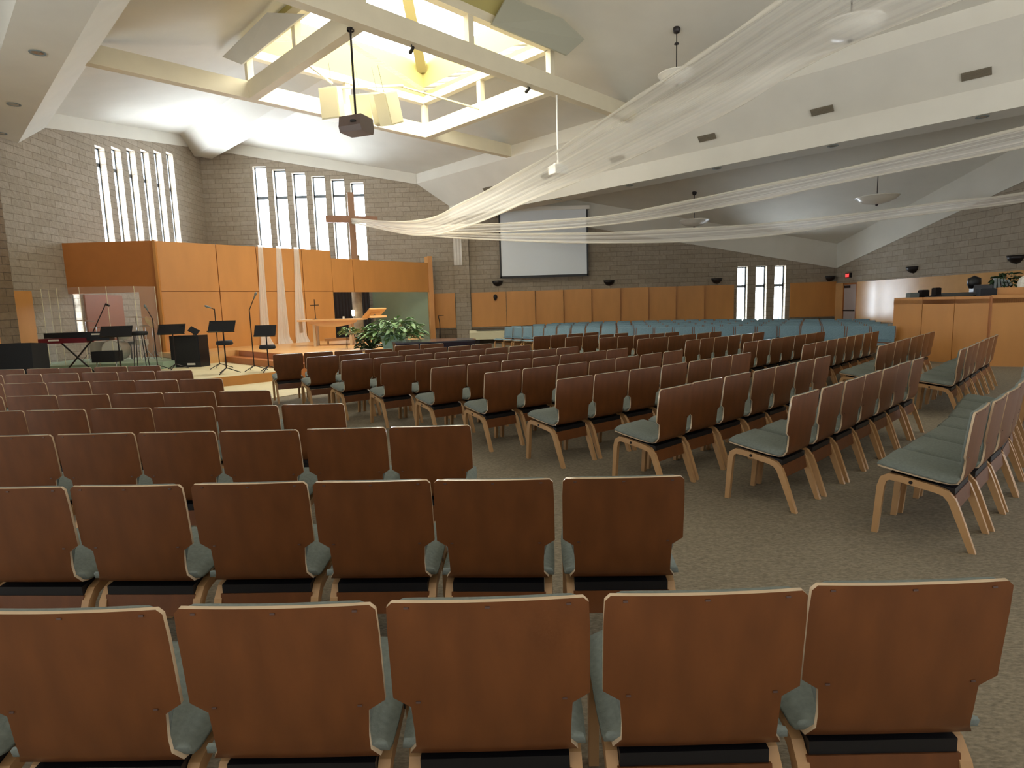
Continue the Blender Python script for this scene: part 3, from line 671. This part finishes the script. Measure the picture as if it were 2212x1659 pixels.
# plants
def leaf(m, base, direc, L, wd, mi=0):
    base = Vector(base); d = Vector(direc).normalized(); s = d.cross(Vector((0, 0, 1))).normalized(); u = s.cross(d)
    pts = [(0, 0), (.3, .8), (.6, 1), (.85, .55), (1, 0)]; vs = []
    for k, w_ in pts:
        c = base+d*L*k+Vector((0, 0, -L*.45*k*k)); vs += [c+s*wd*w_/2+u*.02*w_, c-u*.01, c-s*wd*w_/2+u*.02*w_]
    fs = []
    for i in range(4): a = 3*i; fs += [(a, a+3, a+4, a+1), (a+1, a+4, a+5, a+2)]
    m.add(vs, fs, mi)
def plant(name, lab, c, n, rad, h0, h1, L, wd, mt, potb):
    t = thing(name, lab, 'plant', c); m = MB(); st = MB(); rnd = random.Random(n)
    for i in range(n):
        a = rnd.random()*6.28; r = rad*math.sqrt(rnd.random()); z = h0+(h1-h0)*rnd.random()*(1-.45*(r/rad)**2)
        p = Vector((r*math.cos(a), r*math.sin(a)*.7, z)); d = Vector((math.cos(a+rnd.uniform(-.6, .6)), math.sin(a+rnd.uniform(-.6, .6)), rnd.uniform(-.1, .7)))
        leaf(m, p, d, L*rnd.uniform(.7, 1.2), wd*rnd.uniform(.7, 1.2))
        if i % 3 == 0: st.tube([(0, 0, potb), p*.6+Vector((0, 0, potb*.3)), p], .008, 4)
    m.build('foliage', mt, t, smooth=True); st.build('stems', 'leafdark', t)
    return t
pt = plant('potted_plant', 'large leafy green plant in a pale turquoise pot at the stage front', (-3.05, 15.6, .5), 230, .72, .3, .85, .26, .13, 'leaf', .25)
m = MB()
w0, w1, d0 = .26, .32, .2
m.add([(-w0, -d0, 0), (w0, -d0, 0), (w0, d0, 0), (-w0, d0, 0), (-w1, -d0-.05, .38), (w1, -d0-.05, .38), (w1, d0+.05, .38), (-w1, d0+.05, .38)], [(3, 2, 1, 0), (4, 5, 6, 7), (0, 1, 5, 4), (1, 2, 6, 5), (2, 3, 7, 6), (3, 0, 4, 7)])
m.build('pot', 'pot', pt)
plant('shrub', 'darker small-leaved plant between the turquoise pot and the altar table', (-3.75, 15.9, .5), 190, .36, .05, .6, .13, .07, 'leafdark', .02)
hp = plant('stand_plant', 'small fern on a tall stand with thin hairpin legs beside altar table', (-4.5, 16.6, .5), 60, .2, .42, .62, .16, .07, 'leaf', .42)
m = MB(); m.lathe([(0, .38), (.16, .4), (.2, .47), (.19, .47), (.15, .42), (0, .4)], n=18); m.build('bowl', 'acrylic', hp, smooth=True)
for k in range(3):
    a = k*2.09+.4; m = MB(); m.tube([(.12*math.cos(a-.15), .12*math.sin(a-.15), .4), (.2*math.cos(a), .2*math.sin(a), 0), (.12*math.cos(a+.15), .12*math.sin(a+.15), .4)], .006, 5); m.build('leg', 'dark', hp)

# grand piano, closed
gp = thing('grand_piano', 'closed black grand piano on floor before the stage plants', 'piano', (-1.85, 14.3, ZF), R(8))
out = [(-.95, .1), (-.98, -.35), (-.6, -.55), (.2, -.6), (.95, -.5), (1.0, .1), (.6, .55), (0, .75), (-.6, .6)]
sm = []
for i in range(len(out)):
    a, b = out[i], out[(i+1) % len(out)]; sm += [(a[0]*.75+b[0]*.25, a[1]*.75+b[1]*.25), (a[0]*.25+b[0]*.75, a[1]*.25+b[1]*.75)]
m = MB(); m.prism(sm, .52, .82); m.build('case', 'piano', gp)
m = MB(); m.prism([(x*1.02, y*1.02) for x, y in sm], .82, .85); m.build('lid', 'pianotop', gp)
for x, y in ((-.6, -.3), (.6, -.3), (0, .4)):
    m = MB(); m.tube([(x, y, 0), (x, y, .52)], [.04, .06], 8); m.build('leg', 'piano', gp)

# ------------------------------------------------------------------ band gear
def music_stand(p, rz, w_, h, lab, shelf=True, tilt=20):
    t = thing('music_stand', lab, 'music stand', p, rz, 'black music stands of the band')
    m = MB(); m.tube([(0, 0, .12), (0, 0, h)], .016, 8); m.build('pole', 'dark', t)
    m = MB(); m.box((0, -.03, h+.09), (w_, .012, .26), rx=R(-tilt)); m.box((0, -.1, h-.04), (w_, .07, .015), rx=R(-tilt)); m.box((0, .0, h+.09), (w_*.9, .02, .03), rx=R(-tilt), ry=R(14)); m.box((0, .0, h+.09), (w_*.9, .02, .03), rx=R(-tilt), ry=R(-14)); m.build('desk', 'black', t)
    if shelf:
        m = MB(); m.lathe([(0, 0), (.17, 0), (.19, .03), (.17, .1), (0, .1)], (0, .02, h-.36), 18); m.build('tray', 'darkwedge', t, smooth=True)
    for k in range(3):
        a = k*2.09+.5; m = MB(); m.tube([(0, 0, .14), (.3*math.cos(a), .3*math.sin(a), .012)], .012, 6); m.build('leg', 'dark', t)
Z1 = .165
music_stand((-8.82, 15.5, Z1), R(8), .66, .98, 'music stand just left of the black box amplifier', shelf=False, tilt=30)
music_stand((-9.72, 14.68, .165), R(6), .74, .98, 'music stand in front of the drum shield', shelf=False, tilt=25)
music_stand((-6.75, 13.95, Z1), R(-4), .64, 1.04, 'music stand with tray, just right of the black box amplifier', tilt=25)
music_stand((-5.83, 14.15, Z1), R(-2), .52, .9, 'rightmost music stand with tray in front of the left drape', tilt=22)
def mic_stand(p, h, boom, lab, rz=0):
    t = thing('microphone_stand', lab, 'microphone stand', p, rz, 'microphone stands of the band')
    m = MB(); m.tube([(0, 0, .1), (0, 0, h)], .013, 8); m.build('pole', 'dark', t)
    m = MB(); m.tube([(0, 0, h-.02), (boom[0], 0, h+boom[1])], .01, 6); m.build('boom', 'dark', t)
    e = Vector((boom[0], 0, h+boom[1])); d = Vector((boom[0]+.001, 0, boom[1]+.01)).normalized()
    m = MB(); m.tube([e, e+d*.1, e+d*.11, e+d*.17], [.016, .022, .034, .02], 8); m.build('microphone', 'grey', t, smooth=True)
    for k in range(3):
        a = k*2.09+.2; m = MB(); m.tube([(0, 0, .13), (.32*math.cos(a), .32*math.sin(a), .012)], .01, 6); m.build('leg', 'dark', t)
mic_stand((-6.33, 14.5, Z1), 1.5, (.13, .25), 'tall microphone stand between the two music stands with trays')
mic_stand((-7.62, 15.4, Z1), 1.55, (-.08, .02), 'microphone stand with a T top right behind the box amplifier')
mic_stand((-9.3, 15.5, Z1), 1.35, (-.1, .2), 'microphone stand at the right edge of the drum shield')
st = thing('bar_stool', 'thin-legged stool with dark seat standing at the right drum shield edge', 'stool', (-9.52, 15.2, Z1), .3)
m = MB(); m.lathe([(0, .93), (.19, .93), (.21, .97), (.2, 1.03), (0, 1.04)], n=20); m.build('seat', 'darkwedge', st, smooth=True)
for k in range(4):
    a = k*1.571+.78; m = MB(); m.tube([(.12*math.cos(a), .12*math.sin(a), .94), (.2*math.cos(a), .2*math.sin(a), 0)], .012, 6); m.build('leg', 'dark', st)
am = thing('box_amplifier', 'large square black amplifier with a small white label strip', 'amplifier', (-8.82, 16.25, Z1), R(-8))
m = MB(); m.b2((-.43, -.2, 0), (.43, .2, .86)); m.build('cabinet', 'black', am)
m = MB(); m.b2((-.39, -.215, .14), (.39, -.2, .82)); m.build('grille', mat('amp_grille', (36, 36, 38), .9, .2, 80), am)
m = MB(); m.b2((.05, -.225, .06), (.27, -.2, .11)); m.build('label_strip', 'paper', am)
tb = thing('tablet_holder', 'small dark tablet tilted on top of the box amplifier', 'tablet', (-8.66, 16.25, Z1+.87))
m = MB(); m.box((0, 0, .11), (.26, .03, .16), rx=R(-30), ry=R(30)); m.build('screen', 'darkwedge', tb)
m = MB(); m.tube([(0, 0, 0), (0, 0, .1)], .03, 8); m.build('foot', 'dark', tb)
# floor wedge at left edge
fm = thing('floor_speaker', 'black floor speaker at far left in front of the brick pier', 'loudspeaker', (-11.35, 13.5, ZF), R(10))
m = MB(); m.strip([(-.35, .42), (.3, .42), (.3, 1.08), (-.3, 1.12)], -.55, .55); m.build('cabinet', 'darkwedge', fm)
for x in (-.4, .4):
    m = MB(); m.box((x, 0, .21), (.06, .4, .42)); m.build('leg', 'black', fm)
# keyboard
kb = thing('keyboard_stand', 'dark red keyboard on black stand in front of drum shield', 'keyboard', (-11.0, 15.0, Z1), R(3))
m = MB(); m.b2((-.8, -.16, .8), (.35, .16, .92)); m.build('red_keyboard', 'red', kb)
m = MB(); m.b2((-.65, -.15, .93), (.95, .18, 1.06)); m.b2((-.1, -.12, .84), (.9, .1, .94)); m.build('upper_keyboard', 'black', kb)
m = MB(); m.b2((-.55, -.17, .86), (-.3, -.16, .9)); m.b2((.5, -.16, .98), (.75, -.155, 1.02)); m.build('label_strip', 'paper', kb)
for s in (-1, 1):
    m = MB(); m.tube([(-.4*s, 0, 0), (.4*s, 0, .85)], .02, 6); m.build('leg', 'dark', kb)
m = MB(); m.tube([(.3, .1, .9), (.75, .15, 1.75)], .012, 6); m.tube([(.75, .15, 1.75), (.85, .12, 1.7)], .025, 6)
m.build('microphone_boom', 'dark', kb)
kbn = thing('keyboard_bench', 'dark padded bench with thin legs by the red keyboard', 'bench', (-10.35, 15.15, Z1))
m = MB(); m.b2((-.3, -.16, .28), (.3, .16, .56)); m.build('cushion', 'darkwedge', kbn)
for x in (-.25, .25):
    m = MB(); m.tube([(x, -.13, 0), (x, 0, .42), (x, .13, 0)], .015, 6); m.build('leg', 'chrome', kbn)
# drum set
dz = .36
ds = thing('drum_set', 'silver drum set with brass cymbals standing behind the clear shield', 'drum set', (-11.1, 16.75, dz))
def drum(c, r, h, nm, tilt=0, ax='z'):
    m = MB(); mm = Matrix.Rotation(R(90), 3, 'X') if ax == 'y' else Matrix.Rotation(R(tilt), 3, 'X')
    m.lathe([(0, 0), (r, 0), (r*1.03, 0), (r*1.03, .03), (r, .03), (r, h-.03), (r*1.03, h-.03), (r*1.03, h), (0, h)], c, 24, m=mm); o = m.build(nm, 'drum', ds)
    m = MB(); m.lathe([(0, h+.002), (r*.97, h+.002)], c, 24, m=mm); m.build('drum_head', 'paper', o)
drum((0, .1, .3), .28, .4, 'bass_drum', ax='y'); drum((-.25, 0, .62), .17, .2, 'tom_drum', 15); drum((.22, 0, .62), .17, .22, 'tom_drum', 15); drum((-.62, .1, .2), .22, .35, 'floor_tom'); drum((.6, .1, .42), .18, .14, 'snare_drum')
for (x, y, z, r, ry) in ((-.85, 0, 1.15, .24, 8), (-.7, .2, .95, .2, -4), (.45, .2, 1.2, .24, 4), (1.0, .0, 1.05, .2, 60), (.75, .1, .95, .17, 3)):
    m = MB(); m.lathe([(0, .03), (.04, .02), (r*.6, .006), (r, -.01)], (x, y, z), 24, m=Matrix.Rotation(R(ry), 3, 'Y')); m.build('cymbal', 'cymbal', ds, smooth=True)
    m = MB(); m.tube([(x, y, .1), (x, y, z)], .01, 6)
    for k in range(3): m.tube([(x, y, .25), (x+.2*math.cos(k*2.1), y+.2*math.sin(k*2.1), 0)], .01, 5)
    m.build('cymbal_stand', 'chrome', ds)
m = MB(); m.lathe([(0, .42), (.18, .42), (.19, .5), (0, .52)], (0, .55, 0), 16); m.tube([(0, .55, 0), (0, .55, .42)], .025, 6); m.build('drum_throne', 'black', ds)
# shield panels
sh = thing('drum_shield', 'tall clear acrylic shield around the drum set', 'drum shield', (0, 0, dz))
sp_ = [(-12.75, 16.6), (-12.45, 15.95), (-11.85, 15.7), (-11.2, 15.62), (-10.55, 15.7), (-9.98, 15.95), (-9.75, 16.5)]
for i in range(6):
    m = MB(); a, b = sp_[i], sp_[i+1]; vwall(m, lerp2(a, b, .02), lerp2(a, b, .98), .02, 2.02, .012); m.build('acrylic_panel', 'acrylic', sh)
m = MB()
for i in range(7): m.tube([sp_[i]+(.0,), sp_[i]+(2.02,)], .007, 6)
m.build('hinge_strip', 'cream', sh)
m = MB(); m.lathe([(0, 0), (.18, .0), (.2, .03), (0, .08)], (-8.05, 13.6, Z1), 16); tag(m.build('cable_bag', 'grey', smooth=True), 'flat grey bag lying on pale platform by music stand', 'bag')

# ------------------------------------------------------------------ sound booth
BP1, BP0, BP2 = (10.32, 12.75), (9.75, 15.1), (12.9, 11.3)
bo = thing('sound_booth', 'orange wood sound booth counter on the right behind the chairs', 'booth')
m = MB(); m2 = MB()
def face(p, q, nm, n_, zt):
    for i in range(n_):
        m = MB(); a = lerp2(p, q, i/n_+.003); b = lerp2(p, q, (i+1)/n_-.003); vwall(m, a, b, ZF, zt, .06); m.build(nm, 'oak', bo)
face(BP0, BP1, 'front_panel', 3, 1.46)
face(BP1, BP2, 'side_panel', 2, 1.47)
m = MB(); m.prism([BP0, BP1, lerp2(BP1, BP0, 0), (11.0, 13.3), (10.4, 15.3)], 1.30, 1.40); m.prism([BP1, BP2, (13.2, 12.0), (10.9, 13.6)], 1.30, 1.40); m.build('countertop', 'oakdark', bo)
m = MB(); m.prism([(10.62, 12.98), (12.7, 11.75), (12.95, 12.2), (10.85, 13.4)], 1.40, 1.62); m.build('raised_shelf', 'oak', bo)
m = MB(); m.tube([BP1+(ZF,), BP1+(1.44,)], .03, 6); m.build('corner_strip', 'oakdark', bo)
def small(name, lab, cat, c, d, mt, rz=0, group=None):
    m = MB(); m.box((0, 0, d[2]/2), d); m.box((0, 0, d[2]), (d[0]*.8, d[1]*.8, .02)); return tag(m.build(name, mt, loc=c, rz=rz), lab, cat, group)
zb = 1.41
small('monitor_speaker', 'grey box at the left end of booth counter', 'box', (9.98, 14.75, zb), (.22, .16, .16), 'grey')
small('monitor_speaker', 'second box, darker, just right of grey box on booth counter', 'box', (10.25, 14.75, zb), (.18, .16, .22), 'dark')
small('monitor_speaker', 'rounded dark box beside the console on booth counter', 'box', (10.28, 14.35, zb), (.14, .14, .26), 'dark')
mxr = thing('mixing_console', 'long black mixing console lying on the booth counter', 'mixing console', (10.42, 13.9, zb), R(-72))
m = MB(); m.strip([(-.25, 0), (.25, 0), (.25, .14), (-.25, .06)], -.55, .55); m.build('body', 'black', mxr)
m = MB(); m.b2((.35, .05, .1), (.75, .2, .3)); m.build('meter_bridge', 'black', mxr)
oc = thing('office_chair', 'black high-backed office chair behind the mixing console', 'office chair', (11.35, 14.2, ZF), R(70))
m = MB(); m.b2((-.25, -.25, .45), (.25, .25, .55)); m.build('seat', 'black', oc)
m = MB(); m.prism([(-.2, .2), (.2, .2), (.16, .28), (-.16, .28)], .6, 1.75); m.build('backrest', 'black', oc)
m = MB(); m.lathe([(0, 1.68), (.1, 1.7), (.14, 1.8), (.13, 1.93), (0, 2.0)], (0, .24, 0), 14); m.build('headrest', 'black', oc, smooth=True)
m = MB(); m.tube([(0, 0, .1), (0, 0, .45)], .03, 8)
for k in range(5): m.tube([(0, 0, .1), (.3*math.cos(k*1.257), .3*math.sin(k*1.257), .03)], .02, 6)
m.build('base', 'black', oc)
small('storage_box', 'dark purple box at the corner of the booth counter', 'box', (10.46, 13.06, zb), (.3, .24, .2), 'darkwedge', R(-20))
m = MB()
for k in range(5): m.box((-.16+.06*k, 0, .11), (.04, .16, .22-.02*k), ry=R(-6*k))
tag(m.build('binders', 'grey', loc=(10.86, 13.1, 1.62), rz=R(-30)), 'row of grey and pale folders on the raised booth shelf', 'folders')
plant('shelf_plant', 'leafy dark green plant on the raised booth shelf', (10.98, 13.18, 1.62), 60, .22, .05, .36, .18, .09, 'leafdark', .02)
m = MB(); rnd = random.Random(5)
m.lathe([(0, 0), (.16, .0), (.14, .1), (.08, .2), (.02, .24)], n=9); m.v = [(x*rnd.uniform(.8, 1.2), y*rnd.uniform(.8, 1.2), z) for x, y, z in m.v]
tag(m.build('white_cloth_pile', 'paper', loc=(11.1, 12.86, 1.62)), 'crumpled white cloth heap on the raised booth shelf', 'cloth')
plant('dried_plant', 'brownish spreading dried plant at right end of booth shelf', (11.55, 12.72, 1.62), 70, .35, .03, .25, .2, .06, mat('dried_leaf', (80, 62, 40), .8, rgb2=(120, 98, 64)), .02)

# ------------------------------------------------------------------ chairs
PROF = [(.245, .462), (.215, .468), (.10, .452), (0, .438), (-.10, .425), (-.17, .416), (-.206, .424), (-.224, .455), (-.234, .50), (-.241, .575), (-.244, .605), (-.254, .70), (-.265, .80), (-.273, .868), (-.275, .882)]
def halfw(i):
    y, z = PROF[i]
    if i <= 1: return (.20, .235)[i]
    if i <= 4: return .245
    if z < .43: return .225
    if z < .58: return .205 if z < .52 else .21
    if z < .61: return .255
    return (.255, .255, .252, .238)[min(3, i-11)] if i >= 11 else .255
def surf(off, cols=10, trim=0, inset=0., curve=.010):
    rows = []
    n = len(PROF)
    for i in range(n):
        y, z = PROF[i]; y0, z0 = PROF[max(0, i-1)]; y1, z1 = PROF[min(n-1, i+1)]
        ty, tz = y1-y0, z1-z0; L = math.hypot(ty, tz); ny, nz = -tz/L, ty/L   # candidate normal
        if ny*0.3+nz*1.0 < 0 and i < 6: ny, nz = -ny, -nz
        if i >= 6 and ny < 0: ny, nz = -ny, -nz
        hw = halfw(i)-inset; row = []
        for c in range(cols+1):
            u = 2*c/cols-1; cv = curve*u*u*(1 if i > 8 else max(0, (i-5)/4)); sd = -.006*(1-u*u) if i < 6 else 0
            row.append((u*hw, y+ny*off+cv, z+nz*off+sd))
        rows.append(row)
    return rows
def two_sided(front, back, mi_f, mi_b, mi_e, m, r0=0, r1=None):
    r1 = r1 if r1 is not None else len(front)
    front = front[r0:r1]; back = back[r0:r1]; n = len(front); c = len(front[0])
    o = len(m.v)
    idx = lambda s, i, j: s*n*c+i*c+j
    fs = []; mi = []
    for i in range(n-1):
        for j in range(c-1):
            fs.append((idx(0, i, j), idx(0, i, j+1), idx(0, i+1, j+1), idx(0, i+1, j))); mi.append(mi_f)
            fs.append((idx(1, i, j), idx(1, i+1, j), idx(1, i+1, j+1), idx(1, i, j+1))); mi.append(mi_b)
    for i in range(n-1):
        for j in (0, c-1): fs.append((idx(0, i, j), idx(0, i+1, j), idx(1, i+1, j), idx(1, i, j))); mi.append(mi_e)
    for j in range(c-1):
        for i in (0, n-1): fs.append((idx(0, i, j), idx(0, i, j+1), idx(1, i, j+1), idx(1, i, j))); mi.append(mi_e)
    vs = [v for r in front for v in r]+[v for r in back for v in r]
    m.v += vs; m.f += [tuple(k+o for k in f_) for f_ in fs]; m.mi += mi
def cushion(r0, r1, base, thick, hwf, cols=10):
    m = MB(); n = r1-r0; fr = []; bk = surf(base, cols)[r0:r1]; frn = surf(base+thick, cols)[r0:r1]
    for i in range(n):
        a = bk[i]; b = frn[i]; row = []; brow = []; ei = min(1, min(i, n-1-i)/1.2+.15)
        for j in range(cols+1):
            u = 2*j/cols-1; k = ei*(1-abs(u)**5)**.5 if abs(u) < 1 else 0
            hw = hwf(i)
            x = u*hw
            A = Vector((x, a[j][1], a[j][2])); B = Vector((x, b[j][1], b[j][2])); row.append(tuple(A.lerp(B, .25+.75*k))); brow.append(tuple(A))
        fr.append(row); 
        bk[i] = brow
    two_sided(fr, bk, 0, 0, 0, m)
    return m
def sharp(o):
    bm = bmesh.new(); bm.from_mesh(o.data)
    for e in bm.edges:
        if len(e.link_faces) != 2 or e.link_faces[0].material_index != e.link_faces[1].material_index or e.calc_face_angle(0) > 1.0: e.smooth = False
    bm.to_mesh(o.data); bm.free()
def build_chair(rootname):
    t = bpy.data.objects.new(rootname, None); col.objects.link(t); t.empty_display_size = .1
    m = MB(); two_sided(surf(.006), surf(-.006), 0, 0, 1, m)
    # screw plugs
    for u, i in ((-.8, 13), (0, 13), (.8, 13), (-.78, 9.6), (.78, 9.6)):
        i0 = int(i); f_ = i-i0; sb = surf(-.0075, 20); c = int(round((u+1)*10)); p = Vector(sb[i0][c]).lerp(Vector(sb[min(14, i0+1)][c]), f_)
        m.box(p, (.012, .003, .005), rx=R(-14), mi=2)
    so = m.build('plywood_shell', ['shell', 'ply', 'plug'], t, smooth=True); sharp(so)
    m = cushion(0, 8, .006, .045, lambda i: [.20, .238, .25, .252, .252, .25, .247, .24][i]); m.build('seat_cushion', 'fabric', t, smooth=True)
    m = cushion(8, 15, .006, .028, lambda i: [.2, .22, .245, .246, .246, .24, .21][i]); m.build('back_cushion', 'fabric', t, smooth=True)
    for s in (-1, 1):
        m = MB(); path = [(.235, 0), (.215, .33), (.20, .385), (.165, .408), (.10, .404), (-.10, .372), (-.15, .355), (-.185, .315), (-.215, .24), (-.30, 0)]
        hw = .017; dep = .026; L = []
        for i, (y, z) in enumerate(path):
            y0, z0 = path[max(0, i-1)]; y1, z1 = path[min(len(path)-1, i+1)]; ty, tz = y1-y0, z1-z0; l = math.hypot(ty, tz); ny, nz = -tz/l, ty/l
            if i == 0 or i == len(path)-1: ny, nz = (1, 0) if i == 0 else (-1, 0); 
            d = dep if 0 < i < len(path)-1 else .018
            if i == 0: a, b = (y+d, z), (y-d, z)
            elif i == len(path)-1: a, b = (y-d, z), (y+d, z)
            else:
                # outer side = away from seat centre below
                if (ny*(y-0)+nz*(z-.15)) < 0: ny, nz = -ny, -nz
                a, b = (y+ny*d*.7, z+nz*d*.7), (y-ny*d, z-nz*d)
            L.append((a, b))
        xc = s*.222; vs = []
        for a, b in L: vs += [(xc-hw, a[0], a[1]), (xc+hw, a[0], a[1]), (xc+hw, b[0], b[1]), (xc-hw, b[0], b[1])]
        fs = [(0, 1, 2, 3)]
        for i in range(len(L)-1):
            for k in range(4): fs.append((4*i+k, 4*i+(k+1) % 4, 4*i+4+(k+1) % 4, 4*i+4+k))
        e = 4*(len(L)-1); fs.append((e+3, e+2, e+1, e)); m.add(vs, fs)
        sf = m.build('side_frame', 'leg', t)
        m = MB(); m.lathe([(0, .003), (.012, .003), (.012, 0)], (xc+s*hw, .04, .388), 8, m=Matrix.Rotation(s*R(90), 3, 'Y')); m.build('bolt_cap', 'dark', sf)
    m = MB(); m.strip([(-.190, .245), (-.21, .25), (-.195, .345), (-.17, .34)], -.21, .21); m.build('rear_rail', 'shell', t)
    m = MB(); m.strip([(-.19, .345), (.17, .385), (.17, .425), (-.10, .395), (-.19, .385)], -.203, .203); m.build('under_seat_pan', 'black', t)
    return t
M['shellr'] = M['shell']
chair0 = build_chair('stacking_chair'); chair0.location = (0, 0, -50)
def lite_chair(name):
    m = MB(); two_sided(surf(.006, 4), surf(-.006, 4), 0, 0, 1, m)
    for (r0, r1, th) in ((0, 8, .04), (8, 15, .028)):
        c = cushion(r0, r1, .006, th, lambda i: .248 if r0 == 0 else .236, 4); o = len(m.v); m.v += c.v; m.f += [tuple(k+o for k in f_) for f_ in c.f]; m.mi += [2]*len(c.f)
    for s in (-1, 1):
        x = s*.222
        for p, q in (((x, .225, 0), (x, .2, .38)), ((x, .2, .385), (x, -.16, .35)), ((x, -.17, .35), (x, -.30, 0))): m.tube([p, q], .023, 4, 3)
    m.strip([(-.175, .255), (-.195, .26), (-.19, .335), (-.165, .33)], -.21, .21, 3)
    me = m.build(name, ['shell', 'ply', 'fabricblue', 'leg']); return me
chairlite = lite_chair('stacking_chair'); chairlite.location = (0, 0, -50)
used = {'full': False, 'lite': False}; NCH = [0]
def put_chair(x, y, ang, label, group, lite=False):
    """x,y = centre of chair; ang = facing rotation (0 faces +Y)"""
    ang += random.uniform(-.022, .022); src = chairlite if lite else chair0; key = 'lite' if lite else 'full'
    if not used[key]: o = src; used[key] = True
    elif lite: o = src.copy(); col.objects.link(o)
    else: o = copy_tree(src)
    o.location = (x+random.uniform(-.008, .008), y+random.uniform(-.012, .012), ZF); o.rotation_euler = (0, 0, ang)
    tag(o, label, 'chair', group); NCH[0] += 1
    return o
def row(pl, n, lab, grp, lite=False, rev=False, pitch=.532, keep=None):
    """pl: polyline of the back-top line, from the left end as the chairs face"""
    L = [0]
    for i in range(len(pl)-1): L.append(L[-1]+math.dist(pl[i], pl[i+1]))
    def at(s):
        if s >= L[-1]:
            i = len(pl)-2
        else: i = max(k for k in range(len(pl)-1) if L[k] <= max(0, s))
        k = (s-L[i])/(L[i+1]-L[i]); return Vector(lerp2(pl[i], pl[i+1], k))
    for i in range(n):
        s0, s1 = i*pitch+.02, (i+1)*pitch-.02; a, b = at(s0), at(s1); c = (a+b)/2; d = (b-a).normalized(); ang = math.atan2(d.y, d.x)
        f_ = Vector((-d.y, d.x)); ctr = c+f_*.272
        if keep and not keep(ctr.x, ctr.y): continue
        k = n-1-i if rev else i
        put_chair(ctr.x, ctr.y, ang, lab % OR[min(k, 27)], grp, lite)
# left block: faces the back wall, rows end at the diagonal aisle
Lr = [(1.26, 1.39, 0), (.72, 2.375, -.045), (-.25, 3.57, -.035), (-1.30, 4.59, -.05), (-2.27, 5.54, -.05), (-3.30, 6.74, -.05), (-4.26, 7.9, -.05), (-5.24, 8.82, -.05)]
rn = ['nearest', 'second-nearest', 'third-nearest', 'fourth', 'fifth', 'sixth', 'seventh', 'farthest']
for r_, (xe, ye, sl_) in enumerate(Lr):
    n = int((xe+.93*ye+.75)/.532)+1; n = min(n, 8)
    if r_ == 0: n = 6
    pl = [(xe-n*.532, ye-sl_*n*.532), (xe, ye)]
    row(pl, n, 'brown wood-backed chair, %s from the aisle end, '+rn[r_]+' row of the left-hand block', 'chairs in the left-hand block', rev=True)
# middle block
Mr = [((2.75, 3.46), (4.05, 4.62), (5.35, 6.05)), ((2.05, 4.25), (3.4, 5.5), (4.82, 6.82)), ((1.2, 4.81), (2.35, 5.8), (3.93, 7.24)), ((.43, 5.68), (1.87, 6.78), (3.19, 7.95)),
      ((-.29, 6.43), (1.1, 7.5), (2.56, 8.79)), ((-.99, 7.17), (.5, 8.3), (1.88, 9.49)), ((-1.78, 7.95), (-.25, 9.05), (1.16, 10.18)), ((-2.5, 8.63), (-.95, 9.9), (.5, 11.1)),
      ((-3.3, 9.5), (-1.9, 10.5), (-.3, 11.85)), ((-4.2, 10.4), (-3.5, 10.8), (-2.1, 11.15))]
rm = ['nearest', 'second', 'third', 'fourth', 'fifth', 'sixth', 'seventh', 'eighth', 'ninth', 'farthest']
for r_, pl in enumerate(Mr):
    row(list(pl), 4 if r_ == 9 else 7, 'brown wood-backed chair, %s from the left end, '+rm[r_]+' row of the middle block', 'chairs in the middle block')
row([(-2.35, 11.95), (-1.25, 12.45)], 2, 'brown wood-backed chair, %s of two standing by themselves in front of the piano', 'pair of chairs by the piano')
Nr = [((6.35, 6.5), (9.0, 9.2), 3), ((5.67, 7.42), (8.65, 10.39), 7), ((5.22, 8.35), (8.3, 11.5), 8), ((4.48, 9.0), (7.5, 12.0), 8), ((3.89, 9.85), (6.65, 12.42), 7), ((3.2, 10.8), (5.85, 13.2), 6),
      ((2.5, 11.65), (5.1, 13.9), 6), ((1.88, 12.5), (4.2, 14.2), 5), ((1.22, 13.1), (3.1, 14.6), 4), ((.55, 13.98), (2.3, 15.25), 4)]
for r_, (a, b, n) in enumerate(Nr):
    row([a, b], n, 'brown wood-backed chair, %s from the left end, '+rm[r_]+' row behind the middle block', 'chairs behind the middle block')
# far block: seen from the front, blue-grey upholstery
F0 = [(-.45, 21.4), (1.2, 19.2), (3.1, 17.6), (5.2, 16.6), (7.3, 15.6), (9.0, 13.75)]
F5 = [(1.2, 24.0), (3.2, 24.3), (5.6, 23.9), (7.8, 22.6), (9.8, 20.6), (11.2, 18.4)]
rf = ['front', 'second', 'third', 'fourth', 'rearmost']
NR = 5
for k in range(NR):
    q = k/(NR-1); pl = [lerp2(a, b, q) for a, b in zip(F0, F5)]
    Ln = sum(math.dist(pl[i], pl[i+1]) for i in range(5)); n = min(int(Ln/.545), 23 if k else 25)
    # chairs face the stage: to the left/front of this line, so the polyline runs reversed
    row(pl[::-1], n, 'chair with blue-grey cushioned back facing camera, %s from right, '+rf[k]+' row of far block', 'blue chairs facing the camera in the far block', lite=True, pitch=.545)
print('chairs', NCH[0])

# ------------------------------------------------------------------ stage spot lamps (mounted on the tie beam)
def spot(p, tgt, e, colr, size, blend=.6, r=.08):
    l = bpy.data.lights.new('stage_spot', 'SPOT'); l.energy = e; l.color = colr; l.spot_size = size; l.spot_blend = blend; l.shadow_soft_size = r
    o = bpy.data.objects.new('stage_spot', l); col.objects.link(o); o.location = p
    o.rotation_euler = (Vector(tgt)-Vector(p)).to_track_quat('-Z', 'Y').to_euler(); return o
spot(P3(LT1+.2, -1.6, 6.78), (-9.2, 18.6, 1.0), 70, (1, .80, .52), R(50))
spot(P3(LT1+.2, 1.9, 6.78), (-5.6, 21.5, 1.2), 70, (1, .82, .56), R(50))
